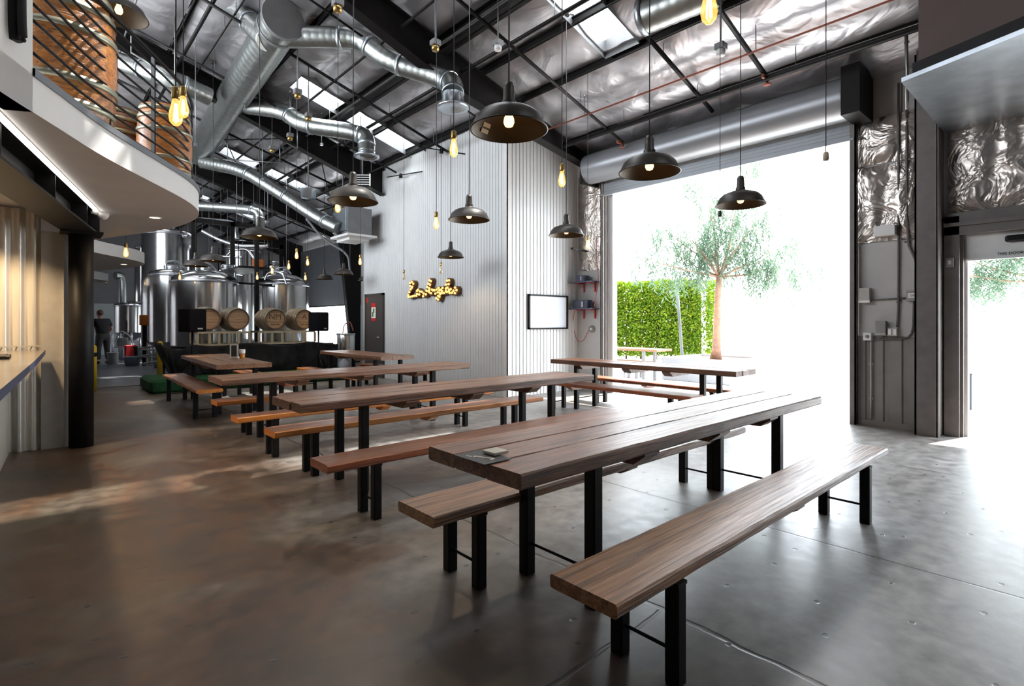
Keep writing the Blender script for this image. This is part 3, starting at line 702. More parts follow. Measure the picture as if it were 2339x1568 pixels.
_keep = mb; mb = MB(); bslab(.05,5.5,-.185,-.155,2.556,2.578); mb.build('strip', M['led'], q_); mb = MB(); bslab(.03,5.52,-.190,-.150,2.574,2.5795); mb.build('channel', M['pale_box'], q_); mb = _keep
# zinc wall behind the bar, curved head band
mb = MB(); pts = []; x = -3.4; fs = []; vs = []
while x <= .06:
    ph = (x+3.4)/.115*2*PI
    vs += [(x, 7.62 + .022*math.cos(ph), 0), (x, 7.62 + .022*math.cos(ph), 2.56)]; x += .0115
for i in range(len(vs)//2-1): fs.append((2*i, 2*i+2, 2*i+3, 2*i+1))
mb.add(vs, fs, 0, True); mb.box(.05,7.58,0,.235,7.66,2.34,1); mb.box(-3.4,7.60,1.10,.06,7.605,1.115,1)
struct(mb.build('wall_bar', [M['corr_bar'], M['pale_box']]), 'corrugated zinc wall at the end of the bar', 'wall')
struct(MB().prism([(.236,7.555),(.315,7.665),(.30,7.70),(.236,7.70)], 0, 2.34).build('trim_11', M['white_paint']), 'bright white upright between zinc wall and black post', 'trim')
struct(MB().prism([(-3,2.2),(-.62,2.2),(-.3,5.2),(-.2,7.56),(-3,7.56)], 0, 1.0).build('counter_base', M['corr_bar']), 'corrugated base set back under the bar counter', 'counter')
# ================================================================== TABLES AND BENCHES
def board(mb, x0, x1, y0, y1, z0, z1, seed, mt=0, ms=1, wob=.004, n=26):
    # one thick plank along X: worn, slightly wandering arrises; top face mt, sides ms
    vs = []; c = .007
    sec = [(0,0,c),(0,c,0),(1,-c,0),(1,0,c),(1,0,-c),(1,-c,0),(0,c,0),(0,0,-c)]
    rnd = lambda a, b: noise.noise(Vector((a*1.7, b*3.1+seed, seed*.37)))
    for i in range(n+1):
        x = x0 + (x1-x0)*i/n
        e = 0.0
        ya = y0 + rnd(x*1.6, 1)*wob + rnd(x*6, 2)*wob*.4; yb = y1 + rnd(x*1.6, 5)*wob + rnd(x*6, 6)*wob*.4
        zb = z1 + rnd(x*1.2, 9)*wob*.5; za = z0
        k = c*(1 + rnd(x*9, 13)*.8) + .002
        xa = x
        row = [(ya,za+k),(ya+k,za),(yb-k,za),(yb,za+k),(yb,zb-k),(yb-k,zb),(ya+k,zb),(ya,zb-k)]
        for y, z in row:
            xx = xa
            if i in (0, n):
                xx += rnd(y*9, 21+i)*.006
            vs.append((xx, y, z))
    fs = []; o = len(mb.v)
    mb.v.extend(vs)
    for i in range(n):
        for q in range(8):
            r = (q+1) % 8
            mb.f.append([o+i*8+q, o+i*8+r, o+(i+1)*8+r, o+(i+1)*8+q]); mb.m.append(mt if q in (5,) else ms); mb.sm.append(False)
    mb.f.append([o+q for q in reversed(range(8))]); mb.m.append(ms); mb.sm.append(False)
    mb.f.append([o+n*8+q for q in range(8)]); mb.m.append(ms); mb.sm.append(False)
def batten(x, w, z, th=.06, h=.14):
    # cross batten with chamfered ends under a top: length w across Y, width h along X
    mb = MB(); a = w/2
    prof = [(-a, z), (a, z), (a-.0, z-.012), (a-.07, z-th), (-a+.07, z-th), (-a, z-.012)]
    vs = [(x-h/2, y, q) for y, q in prof] + [(x+h/2, y, q) for y, q in prof]
    n = 6; fs = [tuple(range(n)), tuple(reversed(range(n, 2*n)))] + [(i, (i+1) % n, n+(i+1) % n, n+i) for i in range(n)]
    return mb.add(vs, fs)
def leg_mb(x, y, z, s=.062):
    mb = MB(); mb.rbox((x, y, z/2), (s, s, z), .006, seg=1); return mb
SEED = [1]
def picnic(kind, label, L, W, H, T, wm, em, legx, legy, loc, rz=0.0, group=None, planks=3, bat=(), strut=.17, overhang=()):
    name, part = ('picnic_table', 'tabletop') if kind == 't' else ('bench', 'seat')
    cat = 'table' if kind == 't' else 'bench'
    root = thing(name, label, cat, (0,0,0), group)
    SEED[0] += 1; sd = SEED[0]*3.7
    mb = MB(); w = W/planks
    for k in range(planks):
        board(mb, random.uniform(-.006,.006), L + random.uniform(-.008,.008), -W/2 + k*w + (.0015 if k else 0), -W/2 + (k+1)*w - (.0015 if k < planks-1 else 0), H-T, H + random.uniform(-.002,.002), sd+k, wob=.006 if kind == 't' else .004)
    mb.build(part, [wm, em], root)
    for x in bat:
        batten(x, W-.02, H-T+.001, .065 if kind == 't' else .05, .13 if kind == 't' else .1).build('batten', em, root)
    for x in legx:
        MB().box(x-.031, -legy/2-.031, H-T-.012, x+.031, legy/2+.031, H-T+.001).build('bearer', M['black_steel'], root)
        for sy in (-1, 1):
            leg_mb(x, sy*legy/2, H-T-.004, .066 if kind == 't' else .06).build('leg', M['black_steel'], root)
        MB().tube([(x, -legy/2, strut), (x, legy/2, strut)], .0075, 8).build('strut', M['black_steel'], root)
    root.location = (loc[0], loc[1], 0); root.rotation_euler = (0, 0, rz)
    return root
GT, GB = 'reclaimed wood picnic tables', 'plank benches along the tables'
# the table standing nearest and its pair of benches; lengths along X from the near end
T1 = picnic('t', 'nearest long brown plank table, the one with a dark card on it', 3.33, .66, .76, .066, M['table_wood'], M['edge_wood'], (.56, 2.70), .46, (1.43, 1.865), 0, GT, 3, (.92, 1.7, 2.42))
B1 = picnic('b', 'weathered bench at the very front, running to the bottom edge of the picture', 3.25, .30, .44, .052, M['bench_wood'], M['bench_wood'], (.39, 2.78), .255, (1.41, 1.21), 0, GB, 1, (1.6,), .12)
B2 = picnic('b', 'bench half tucked under the far side of the nearest table', 3.25, .33, .44, .055, M['bench_wood'], M['bench_wood'], (.30, 2.72), .255, (1.40, 2.275), 0, GB, 1, (1.6,), .12)
B3 = picnic('b', 'reddish brown bench behind the nearest table, on the near side of the second table', 3.19, .285, .44, .055, M['bench_brown'], M['bench_red'], (.36, 2.75), .20, (1.40, 3.47), 0, GB, 1, (1.6,), .12)
T2 = picnic('t', 'second long brown plank table from the front, ending before the roller door', 3.33, .60, .76, .066, M['table_wood2'], M['edge_wood'], (.53, 2.70), .46, (1.44, 4.21), 0, GT, 3, (.95, 1.66, 2.42))
B4 = picnic('b', 'orange sided bench on the far side of the second table', 3.2, .285, .44, .055, M['bench_brown'], M['bench_orange'], (.36, 2.75), .20, (1.49, 4.78), 0, GB, 1, (1.6,), .12)
B5 = picnic('b', 'bright orange sided bench on the near side of the third table', 3.2, .25, .44, .055, M['bench_brown'], M['bench_orange'], (.36, 2.75), .18, (1.45, 5.69), 0, GB, 1, (1.6,), .12)
T3 = picnic('t', 'third long plank table from the front, nearer the stage', 3.25, .62, .76, .066, M['table_wood2'], M['table_wood2'], (.53, 2.65), .46, (1.46, 6.46), 0, GT, 3, (.85, 1.66, 2.42))
B6 = picnic('b', 'red orange bench on the far side of the third table', 3.2, .28, .44, .055, M['bench_brown'], M['bench_orange'], (.36, 2.75), .20, (1.57, 7.02), 0, GB, 1, (1.6,), .12)
# the pair standing the other way round, in front of the stage
T4 = picnic('t', 'table left of centre in front of the green stage, a beer glass on it', 2.95, .74, .76, .066, M['table_wood2'], M['table_wood2'], (.45, 2.5), .5, (2.27, 8.32), PI/2 - .03, GT, 3, (1.2, 2.0))
B7 = picnic('b', 'bench on the aisle side of the beer glass table, set lengthwise', 2.95, .33, .44, .055, M['bench_brown'], M['bench_orange'], (.3, 2.6), .24, (1.80, 8.25), PI/2 - .02, GB, 1, (1.5,), .12)
B8 = picnic('b', 'bench between the beer glass table and the far table by the white wall', 2.9, .30, .44, .055, M['bench_brown'], M['bench_red'], (.3, 2.6), .22, (2.98, 8.3), PI/2, GB, 1, (1.5,), .12)
T5 = picnic('t', 'far table beside the white ribbed wall near the charcoal door', 2.65, .66, .76, .066, M['table_wood'], M['table_wood2'], (.35, 2.3), .5, (4.81, 8.4), PI/2, GT, 3, (1.1, 1.9))
B9 = picnic('b', 'bench on the stage side of the table by the white wall', 2.6, .30, .44, .055, M['bench_brown'], M['bench_orange'], (.3, 2.3), .22, (4.14, 8.45), PI/2, GB, 1, (1.3,), .12)
B10 = picnic('b', 'bench squeezed between the far table and the white ribbed wall', 2.6, .30, .44, .055, M['bench_brown'], M['bench_red'], (.3, 2.3), .22, (5.52, 8.5), PI/2, GB, 1, (1.3,), .12)
# the one across the roller door
T6 = picnic('t', 'long table standing across the open roller door', 3.05, .58, .76, .066, M['table_wood'], M['edge_wood'], (.45, 2.55), .46, (6.62, 3.0), PI/2 + .02, GT, 3, (.95, 1.6, 2.5))
B11 = picnic('b', 'bench on the indoor side of the table across the roller door', 2.75, .34, .44, .055, M['bench_brown'], M['bench_red'], (.3, 2.35), .25, (6.20, 3.42), PI/2 + .015, GB, 1, (2.0,), .12)
B12 = picnic('b', 'bench on the outdoor side of the table across the roller door', 2.75, .30, .44, .055, M['bench_brown'], M['bench_red'], (.3, 2.35), .22, (7.15, 3.36), PI/2, GB, 1, (1.4,), .12)
# card and coaster on the nearest table
t = thing('menu_card', 'dark menu card lying on the near end of the nearest table', 'card', (1.475, 1.84, .764))
mb = MB(); mb.box(1.40, 1.73, .7635, 1.55, 1.95, .7655); mb.build('card', M['dark_card'], t)
mb = MB()
for (x, y, w, h) in ((1.435,1.885,.012,.03),(1.452,1.865,.02,.012),(1.466,1.838,.014,.045),(1.482,1.80,.013,.05),(1.474,1.775,.02,.012)):
    mb.cbox((x, y, .7661), (w, h, .0008), 0, .35)
mb.build('lettering', M['white_card'], t)
tag(MB().rbox((1.555, 1.845, .7745), (.085, .085, .013), .004).build('coaster_stack', M['white_card'], None, (1.555,1.845,.768)), 'small stack of off white square coasters on the nearest table', 'coaster')
# beer glass and menu stand
g = Vector((2.56, 9.55, .7625))
t = thing('beer_glass', 'half full amber beer glass on the table before the stage', 'glass', g)
MB().lathe([(0,0),(.036,0),(.038,.01),(.040,.085),(0,.085)], g, 20).build('beer', M['amber'], t)
MB().lathe([(.0425,.086),(.044,.15),(.047,.15),(.045,.085)], g, 20).build('rim', M['white_plastic'], t)
g2 = Vector((2.48, 9.72, .7625))
t = thing('menu_stand', 'white framed table sign beside the beer glass', 'sign', g2)
mb = MB(); mb.cbox(g2+Vector((0,0,.01)), (.14,.06,.02), 0, -.6); 
for dx in (-.055,.055): mb.cbox(g2+Vector((dx*math.cos(-.6), dx*math.sin(-.6), .12)), (.022,.012,.22), 0, -.6)
mb.cbox(g2+Vector((0,0,.225)), (.13,.012,.022), 0, -.6)
mb.build('frame', M['white_plastic'], t); MB().cbox(g2+Vector((0,0,.12)), (.09,.006,.19), 0, -.6).build('insert', M['dark_card'], t)

# ================================================================== HANGING LAMPS
def pendant(label, x, y, z, group='barn shade pendants', stickers=False, lit=True):
    t = thing('pendant_lamp', label, 'lamp', (x, y, z), group)
    prof = [(.232,-.062),(.231,-.056),(.20,.012),(.165,.045),(.11,.066),(.055,.082),(.048,.09)]
    inn = [(.228,-.060),(.195,.006),(.16,.037),(.11,.057),(.05,.07)]
    mb = MB(); mb.lathe(prof, (x,y,z), 40); mb.lathe([(.232,-.062),(.238,-.060),(.236,-.053),(.228,-.054)], (x,y,z), 40)
    shd = mb.build('shade', M['shade_out'], t)
    MB().lathe(inn, (x,y,z), 40).build('lining', M['shade_in'], shd)
    MB().lathe([(0,.06),(.046,.06),(.046,.11),(.036,.125),(.034,.20),(.026,.225),(0,.225)], (x,y,z), 20).build('neck', M['shade_out'], t)
    MB().lathe([(0,-.045),(.024,-.036),(.033,-.014),(.03,.01),(.018,.04),(.016,.06)], (x,y,z), 16).build('bulb', M['lamp_bulb'] if lit else M['bulb_off'], t)
    if lit:
        L = bpy.data.lights.new('pendant_light', 'SPOT'); L.energy = 20; L.color = (1,.72,.42); L.shadow_soft_size = .035; L.spot_size = 2.3; L.spot_blend = .5
        lo_ = bpy.data.objects.new('pendant_light', L); COL.objects.link(lo_); lo_.location = (x, y, z-.085)
    zt = roof_z(x) - .03
    MB().tube([(x,y,z+.22),(x+.004,y,(z+zt)/2),(x,y,zt)], .0045, 6).build('cord', M['cord'], t)
    MB().lathe([(0,0),(.05,0),(.04,-.03),(0,-.035)], (x,y,zt+.02), 16).build('ceiling_cup', M['shade_out'], t)
    if stickers:
        for r, dz in ((.203, -.020), (.184, .012)):
            a = 1.72; mt = Matrix.Rotation(a, 3, 'Z') @ Matrix.Rotation(2.678, 3, 'Y')
            p = Vector((x+math.cos(a)*(r-.005), y+math.sin(a)*(r-.005), z+dz))
            MB().cbox(p, (.0012, .062, .026), 0, 0, mt).build('sticker', M['white_card'], shd)
    return t
PEND = [
 (1163,275,'largest nearest pendant lamp with two stickers inside its shade'),
 (1484,377,'pendant lamp in front of the rolled door hood, second from the nearest'),
 (1692,455,'pendant lamp hanging against the bright open roller door'),
 (1072,491,'pendant lamp before the white wall, above and right of the marquee sign'),
 (1294,528,'pendant lamp before the white side wall, above the framed print'),
 (1030,581,'small pendant lamp hanging just above the marquee sign'),
 (807,447,'pendant lamp by the far edge of the white wall, below the grey duct grille'),
 (593,533,'pendant lamp hanging in front of the brewing pipes, left of centre'),
 (838,637,'small pendant lamp hanging over the charcoal door'),
 (741,633,'small pendant lamp in front of the grey roller curtain'),
 (785,622,'small pendant lamp in front of the far black column'),
 (487,590,'pendant lamp above the left domed tank'),
 (447,602,'pendant lamp furthest left above the tanks'),
]
for i, (u, v, lab) in enumerate(PEND):
    p = atz(u, v, 2.585); pendant(lab, p.x, p.y, p.z, stickers=(i == 0))
p = atd(272, 22, 5.0); pendant('pendant lamp high over the balcony casks', p.x, p.y, p.z)

def bulb(label, x, y, z, lit=True, glass=True, top=None, group='bare bulbs on long cords', sock='brass'):
    t = thing('hanging_bulb', label, 'light bulb', (x, y, z), group)
    MB().lathe([(0,.128),(.012,.128),(.019,.122),(.021,.075),(.018,.062),(0,.062)], (x,y,z), 16).build('socket', M[sock], t)
    if glass:
        env = MB().lathe([(0,-.075),(.014,-.072),(.028,-.055),(.0325,-.03),(.030,-.005),(.022,.03),(.016,.062)], (x,y,z), 18).build('bulb_glass', M['bulb_lit'] if lit else M['bulb_off'], t)
        mb = MB()
        for k in range(5):
            a = 2*PI*k/5; mb.tube([(x+.006*math.cos(a), y+.006*math.sin(a), z+.04), (x+.012*math.cos(a), y+.012*math.sin(a), z-.05)], .0016, 5)
        mb.build('filament', M['filament'] if lit else M['steel_pipe'], env)
    zt = (roof_z(x) - .03) if top is None else top
    MB().tube([(x,y,z+.125),(x+.003,y,(z+zt)/2),(x,y,zt)], .0035, 6).build('cord', M['cord'], t)
    return t
BULB = [
 (1037,337,2.70,1,'lit bulb hanging before the white wall, nearest to the largest pendant'),
 (1284,408,2.62,1,'lit bulb hanging before the white side wall, left of the roller door'),
 (997,509,2.50,1,'lit bulb left of the pendant over the marquee sign'),
 (402,255,2.46,1,'large lit bulb right in front of the balcony railing'),
 (419,243,2.75,1,'second lit bulb just behind the large one by the railing'),
 (772,471,2.68,1,'lit bulb touching the pendant at the far edge of the white wall'),
 (823,597,2.55,1,'lit bulb at the far left edge of the white wall'),
 (1343,558,2.55,1,'lit bulb before the foil strip left of the roller door'),
 (1620,12,2.62,1,'lit bulb cut by the top edge of the picture'),
 (678,583,2.62,1,'lit bulb, highest of the cluster before the far columns'),
 (660,608,2.62,1,'lit bulb, lower left in the cluster before the far columns'),
 (703,599,2.62,1,'lit bulb, right in the cluster before the far roller curtain'),
 (698,634,2.5,1,'lit bulb, lowest of the cluster before the far roller curtain'),
 (622,619,2.55,1,'lit bulb over the right domed tank'),
 (588,633,2.55,1,'lit bulb between the two domed tanks'),
 (411,633,2.5,1,'lit bulb over the left domed tank'),
]
for u, v, z, lit, lab in BULB:
    p = atz(u, v, z); bulb(lab, p.x, p.y, p.z)
p = atz(1008, 617, 2.25); bulb('unlit clear bulb hanging right above the marquee sign', p.x, p.y, p.z, False)
p = atz(923, 632, 2.25); bulb('unlit clear bulb hanging left of the marquee sign', p.x, p.y, p.z, False)
p = atz(1887, 365, 2.6); bulb('empty beige lamp socket hanging in the right of the roller door', p.x, p.y, p.z-.07, False, False, sock='porcelain')
p = atz(1645, 494, 2.5); bulb('small dark empty socket hanging under the pendant in the doorway', p.x, p.y, p.z-.07, False, False, sock='shade_out')
p = atz(288, 576, 2.35); bulb('lit bulb hanging under the middle lobe of the balcony', p.x, p.y, p.z, top=2.58)
p = atd(243, 641, 16.5); bulb('lit bulb hanging far back under the balcony', p.x, p.y, p.z, top=2.58)
# socket boxes hanging from the roof
def sockbox(label, u, v, z=5.0, white=False):
    p = atz(u, v, z); p.z = min(p.z, roof_z(p.x)-.25)
    t = thing('ceiling_socket', label, 'light fitting', p, 'socket boxes under the roof')
    MB().rbox(p+Vector((0,0,.05)), (.11,.11,.07), .01).build('box', M['grey_steel'], t)
    MB().lathe([(0,-.05),(.045,-.05),(.05,-.02),(.05,.015),(0,.015)], p, 16).build('socket', M['white_plastic'] if white else M['brass'], t)
    MB().tube([p+Vector((0,0,.08)), Vector((p.x,p.y,roof_z(p.x)-.02))], .009, 8).build('rod', M['grey_steel'], t)
for u, v, z, w, lab in ((995,107,4.9,0,'brass socket box hanging where the ceiling beams cross'),(772,17,4.9,0,'brass socket box at the top edge, above the branch duct'),(1647,117,4.4,1,'white socket box hanging before the foil, above the door hood'),(1138,107,5.0,1,'round white fitting against the foil, left of the near skylight'),
    (680,217,5.0,0,'brass socket box hanging left of the long skylight'),(705,270,5.0,0,'brass socket box above the middle branch duct'),(663,315,5.0,0,'brass socket box under the middle branch duct'),(622,343,5.0,0,'brass socket box over the lowest branch duct')):
    sockbox(lab, u, v, z, w)

# ================================================================== DUCTS
def bend(pts, it=2):
    for _ in range(it):
        out = [pts[0]]
        for a, b in zip(pts, pts[1:]):
            out.append(a.lerp(b, .2)); out.append(a.lerp(b, .8))
        out.append(pts[-1]); pts = out
    return pts
def spiral(mb, pts, r, n=24, pitch=.11):
    # spiral duct: close set raised seams along the run
    fine = []; 
    for a, b in zip(pts, pts[1:]):
        k = max(1, int((b-a).length/(pitch/3)))
        for i in range(k): fine.append(a.lerp(b, i/k))
    fine.append(pts[-1])
    rs = [r*(1.022 if i % 3 == 0 else 1.0) for i in range(len(fine))]
    mb.tube(fine, rs, n)
t = thing('ventilation_duct', 'big spiral trunk duct with blank end cap running back along the ceiling', 'duct', atd(645,45,7.9))
A, Bp = atd(648, 42, 7.9), atd(452, 352, 13.9)
mb = MB(); spiral(mb, [A, Bp], .285, 32, .16); mb.build('trunk', M['galv'], t)
d = (A-Bp).normalized()
MB().tube([A-d*.06, A+d*.015], .302, 32).build('end_cap', M['grey_steel'], t); MB().tube([A-d*.35, A-d*.28], .296, 32).build('collar', M['grey_steel'], t)
def branch(label, keys, r, end=None, name='ventilation_duct', it=2):
    pts = [atd(*k) for k in keys]
    t = thing(name, label, 'duct', pts[0])
    mb = MB(); spiral(mb, bend(pts, it), r, 22, .10); mb.build('run', M['galv'], t)
    for p, q in zip(pts[1:-1], pts[2:]):
        e = (q-p).normalized(); MB().tube([p+e*.16, p+e*.22], r*1.06, 22).build('collar', M['galv_sheet'], t)
    if end is not None:
        p = pts[-1]
        if end == 'grille':
            g = MB(); g.lathe([(r*1.0,.0),(r*1.05,-.16),(r*1.5,-.19),(r*1.5,-.22),(r*1.15,-.215),(r*.6,-.18),(0,-.17)], p, 28); g.build('diffuser', M['galv_sheet'], t)
        else:
            g = MB(); g.lathe([(r*1.0,.02),(r*1.05,-.02),(r*1.5,-.05),(r*1.5,-.08),(r*1.1,-.075),(r*.9,.06)], p, 28); g.build('diffuser', M['galv_sheet'], t)
    return t
branch('upper branch duct bending down to a round diffuser near the crossing beams', [(660,85,8.2),(750,85,8.2),(825,88,8.2),(890,140,8.15),(1010,178,8.05),(1034,192,7.9),(1035,214,7.8)], .155, 'grille', it=2)
branch('left branch duct coming in over the balcony to the trunk end', [(500,-20,8.8),(560,40,8.5),(612,92,8.2)], .17)
branch('middle branch duct ending in an elbow above the white wall', [(545,240,10.8),(648,252,10.6),(690,285,10.5),(800,300,10.4),(838,312,10.4),(838,350,10.3)], .16, 'bell')
branch('lowest branch duct sloping to the grey air box', [(462,370,13.5),(555,388,13.2),(640,440,13.0),(730,500,12.8),(775,522,12.6)], .16)
branch('short stub duct high behind the balcony railing', [(225,125,9.5),(300,150,9.5),(395,182,9.5),(480,222,10)], .16)
branch('thin flue duct behind the pipes over the tanks', [(440,470,15),(560,478,15),(592,484,15),(594,520,15)], .13)
t = thing('ventilation_duct', 'oval duct end cut by the top edge above the near skylight', 'duct', atd(1500,30,6.2))
P = atd(1470, 40, 6.6); Q = atd(1640, -30, 6.0); mb = MB(); spiral(mb, [P, Q], .2, 24, .12); mb.build('run', M['galv'], t)
e = (Q-P).normalized(); mb = MB(); mb.tube([P-e*.02, P+e*.05], .215, 24); mb.build('collar', M['galv_sheet'], t)
q = atd(705, 455, 12.2); t = thing('vent_diffuser', 'round galvanised vent beside the lowest branch duct', 'vent', q)
MB().lathe([(.0,.02),(.16,.02),(.17,.16),(.24,.2),(.24,.22),(0,.24)], q, 20).build('drum', M['galv_sheet'], t)
MB().tube([q+Vector((0,0,.2)), Vector((q.x,q.y,roof_z(q.x)-.02))], .012, 6).build('hanger', M['grey_steel'], t)
# air handling box and grille
a = aty(806, 510, 12.2); t = thing('vent_air_box', 'grey air box hanging at the far edge of the white wall', 'air handler', a)
MB().cbox(a, (.6,.8,.62)).build('cabinet', M['grey_steel'], t)
MB().cbox(a+Vector((0,-.05,-.36)), (.75,.95,.05)).cbox(a+Vector((0,0,-.42)), (.5,.7,.08)).build('drip_pan', M['white_plastic'], t)
MB().cbox(a+Vector((-.32,0,.0)), (.06,.7,.5)).build('flange', M['galv_sheet'], t)
for dx in (-.25,.25): MB().tube([a+Vector((dx,0,.3)), Vector((a.x+dx,a.y,roof_z(a.x+dx)-.02))], .012, 6).build('hanger', M['grey_steel'], t)
a = aty(827, 411, 10.6); t = thing('vent_grille', 'white louvred vent grille above the pendant by the white wall', 'vent', a)
mb = MB(); R = Matrix.Rotation(-.7, 3, 'Z')
for k in range(5): mb.cbox(a+Vector((0,0,.1-.05*k)), (.34,.03,.014), 0, -.7)
for s in (-1,1): mb.cbox(a+R @ Vector((s*.17,0,0)), (.02,.04,.26), 0, -.7)
mb.build('louvre', M['white_plastic'], t); MB().cbox(a+R @ Vector((0,.05,0)), (.33,.06,.24), 0, -.7).build('box', M['black_steel'], t)
MB().tube([a+R @ Vector((0,.05,.1)), Vector((a.x+.03,a.y+.05,roof_z(a.x)-.02))], .015, 6).build('hanger', M['grey_steel'], t)
# brown clad duct with galvanised underside over the right doorway
t = thing('vent_bulkhead', 'brown clad bulkhead with galvanised underside over the right doorway', 'bulkhead', (6.9,.3,3.7))
lo = [(6.17,1.30),(WX-.03,1.30),(WX-.03,-2.2),(4.87,-2.2)]
MB().prism(lo, 3.66, 3.70).build('underside', M['galv_sheet'], t)
up = [(6.30,1.24),(WX-.03,1.24),(WX-.03,-2.2),(5.02,-2.2)]
MB().prism(up, 3.70, 3.86).build('recess', M['black_steel'], t)
up = [(6.34,1.20),(WX-.03,1.20),(WX-.03,-2.2),(5.06,-2.2)]
MB().prism(up, 3.86, 5.05).build('cladding', M['brown_panel'], t)

# ================================================================== PIPES UNDER THE ROOF
def pipe(label, pts, r=.022, mat='black_steel', name='hanging_pipe', cat='pipe', hang=True, head=None):
    pts = [Vector(p) for p in pts]; t = thing(name, label, cat, pts[0])
    MB().tube(pts, r, 10).build('run', M[mat], t)
    if hang:
        L = (pts[-1]-pts[0]).length; n = max(2, int(L/2.5))
        for k in range(n):
            p = pts[0].lerp(pts[-1], (k+.5)/n)
            if len(pts) == 2: MB().tube([p, Vector((p.x,p.y,roof_z(p.x)-.01))], .006, 6).build('hanger', M['grey_steel'], t)
    if head:
        p = pts[-1] if head == 1 else pts[0]
        mb = MB(); mb.tube([p+Vector((0,0,.03)), p-Vector((0,0,.09))], .02, 8); mb.lathe([(0,-.1),(.05,-.1),(.05,-.09),(0,-.09)], p, 12); mb.cbox(p+Vector((-.09,0,-.02)), (.12,.03,.05)); mb.build('sprinkler_head', M['rust'], t)
    return t
def slope(x, y, off): return (x, y, roof_z(x)-off)
pipe('dark sprinkler pipe ending in a rusty head above the door hood', [slope(4.2,3.0,.30), slope(7.25,3.0,.30)], .03, head=1)
pipe('thin dark pipe running down the slope behind the nearest pendant', [slope(3.2,5.6,.32), slope(7.6,5.6,.32)], .026, head=1)
pipe('dark pipe down the slope left of the long skylight', [slope(1.0,9.0,.34), slope(6.3,9.0,.34)], .026)
pipe('dark pipe down the slope further back', [slope(1.0,13.6,.34), slope(7.6,13.6,.34)], .026)
pipe('dark pipe down the slope above the tanks', [slope(1.0,18.6,.34), slope(7.6,18.6,.34)], .026)
pipe('dark pipe down the slope right of the near skylight', [slope(5.9,4.0,.2), slope(7.7,4.0,.2)], .03)
pipe('long dark gas pipe running the length of the roof above the door hood', [slope(7.2,-4,.34), slope(7.2,6.6,.34)], .045)
pipe('thin rusty conduit running above the door hood', [slope(6.62,-4,.4), slope(6.62,7.0,.4)], .013, 'rust', 'hanging_conduit', 'conduit')
pipe('long dark pipe along the roof beside the spine beam', [slope(5.0,-4,.3), slope(5.0,26,.3)], .03)
pipe('long dark pipe along the roof behind the trunk duct', [slope(2.0,0,.3), slope(2.0,26,.3)], .03)
pipe('thin conduit along the upper roof', [slope(1.2,2,.25), slope(1.2,26,.25)], .016, 'grey_steel', 'hanging_conduit', 'conduit')
pipe('bundled dark cable run along the spine beam', [slope(4.45,1,.30), slope(4.45,20,.30)], .02, 'cord', 'hanging_conduit', 'conduit')
for k, (x0, y0, x1, y1, off, r, lab) in enumerate((
    (1.0,7.5,6.2,7.5,.30,.018,'slim dark pipe down the slope just behind the first deep rafter'),
    (1.2,10.9,6.2,10.9,.42,.022,'dark pipe down the slope just before the second deep rafter'),
    (1.4,15.2,7.4,15.2,.36,.02,'slim dark pipe down the slope before the third rafter'),
    (1.0,20.3,7.4,20.3,.4,.022,'dark pipe down the slope deep over the tanks'),
    (5.9,7.6,5.9,26,.42,.022,'dark pipe along the roof above the middle tanks'),
    (3.9,1.5,3.9,26,.34,.02,'dark pipe along the roof between trunk duct and spine beam'),
    (2.3,3.0,2.3,24,.28,.014,'thin conduit along the roof above the trunk duct'),
    (6.5,13.2,6.5,27,.38,.03,'thick dark pipe along the roof beyond the white room'),
    (2.4,11.9,4.5,16.7,.22,.012,'thin diagonal brace rod between the second and third rafter'),
    (4.5,12.0,2.4,16.6,.25,.012,'thin diagonal brace rod crossing the other behind the trunk duct'),
    (4.8,12.0,7.2,16.6,.22,.012,'thin diagonal brace rod beyond the white room'))):
    pipe(lab, [slope(x0,y0,off), slope(x1,y1,off)], r, hang=r > .013)
for k, (u, v, z0, lab) in enumerate(((447,330,3.4,'thin rod hanging just right of the railing bend'),(560,250,3.9,'thin rod hanging left of the middle branch duct'),(735,330,3.6,'thin rod hanging by the round vent'),(600,410,3.5,'thin rod hanging over the lowest branch duct'),(860,330,3.9,'thin rod hanging left of the white wall head'))):
    p = atd(u, v, 9.5+k*.8); t = thing('hanging_rod', lab, 'rod', p); MB().tube([p, Vector((p.x,p.y,roof_z(p.x)-.02))], .008, 6).build('rod', M['galv'], t); MB().cbox(p, (.05,.05,.05)).build('clamp', M['galv_sheet'], t)
# diagonal braces at the white wall head
pipe('dark brace arm holding the bulb by the roller door corner', [(7.35,6.55,2.72),(8.2,6.9,2.78)], .022, hang=False, name='wall_brace', cat='bracket')
for k, (u0, v0, u1, v1, lab) in enumerate(((885,405,965,392,'thin lamp arm on the white wall below the skylight'),(975,338,1062,352,'thin lamp arm on the white wall behind the lit bulb'))):
    a, b = atx(u0, v0, BX-.25), atx(u1, v1, BX-.02); t = thing('wall_mounted_lamp', lab, 'lamp', a)
    MB().tube([a, b], .012, 8).build('arm', M['black_steel'], t); MB().lathe([(0,-.06),(.045,-.06),(.03,.03),(0,.03)], a.lerp(b,.4), 12).build('lamp_head', M['black_steel'], t)
# hanging trapeze rods around the back ducts
for i, (u0, v0, u1, v1, d, lab) in enumerate(((520,365,640,372,12.5,'light steel trapeze hanger under the lowest branch duct'),(590,290,680,340,11.5,'light steel trapeze hanger between the branch ducts'),(300,120,400,180,9.0,'pale steel trapeze hanger behind the balcony railing'))):
    a, b = atd(u0, v0, d), atd(u1, v1, d); t = thing('hanging_trapeze', lab, 'hanger', a)
    MB().tube([a, b], .016, 6).build('bar', M['galv'], t)
    for p in (a, b): MB().tube([p, Vector((p.x, p.y, roof_z(p.x)-.02))], .009, 6).build('rod', M['galv'], t)
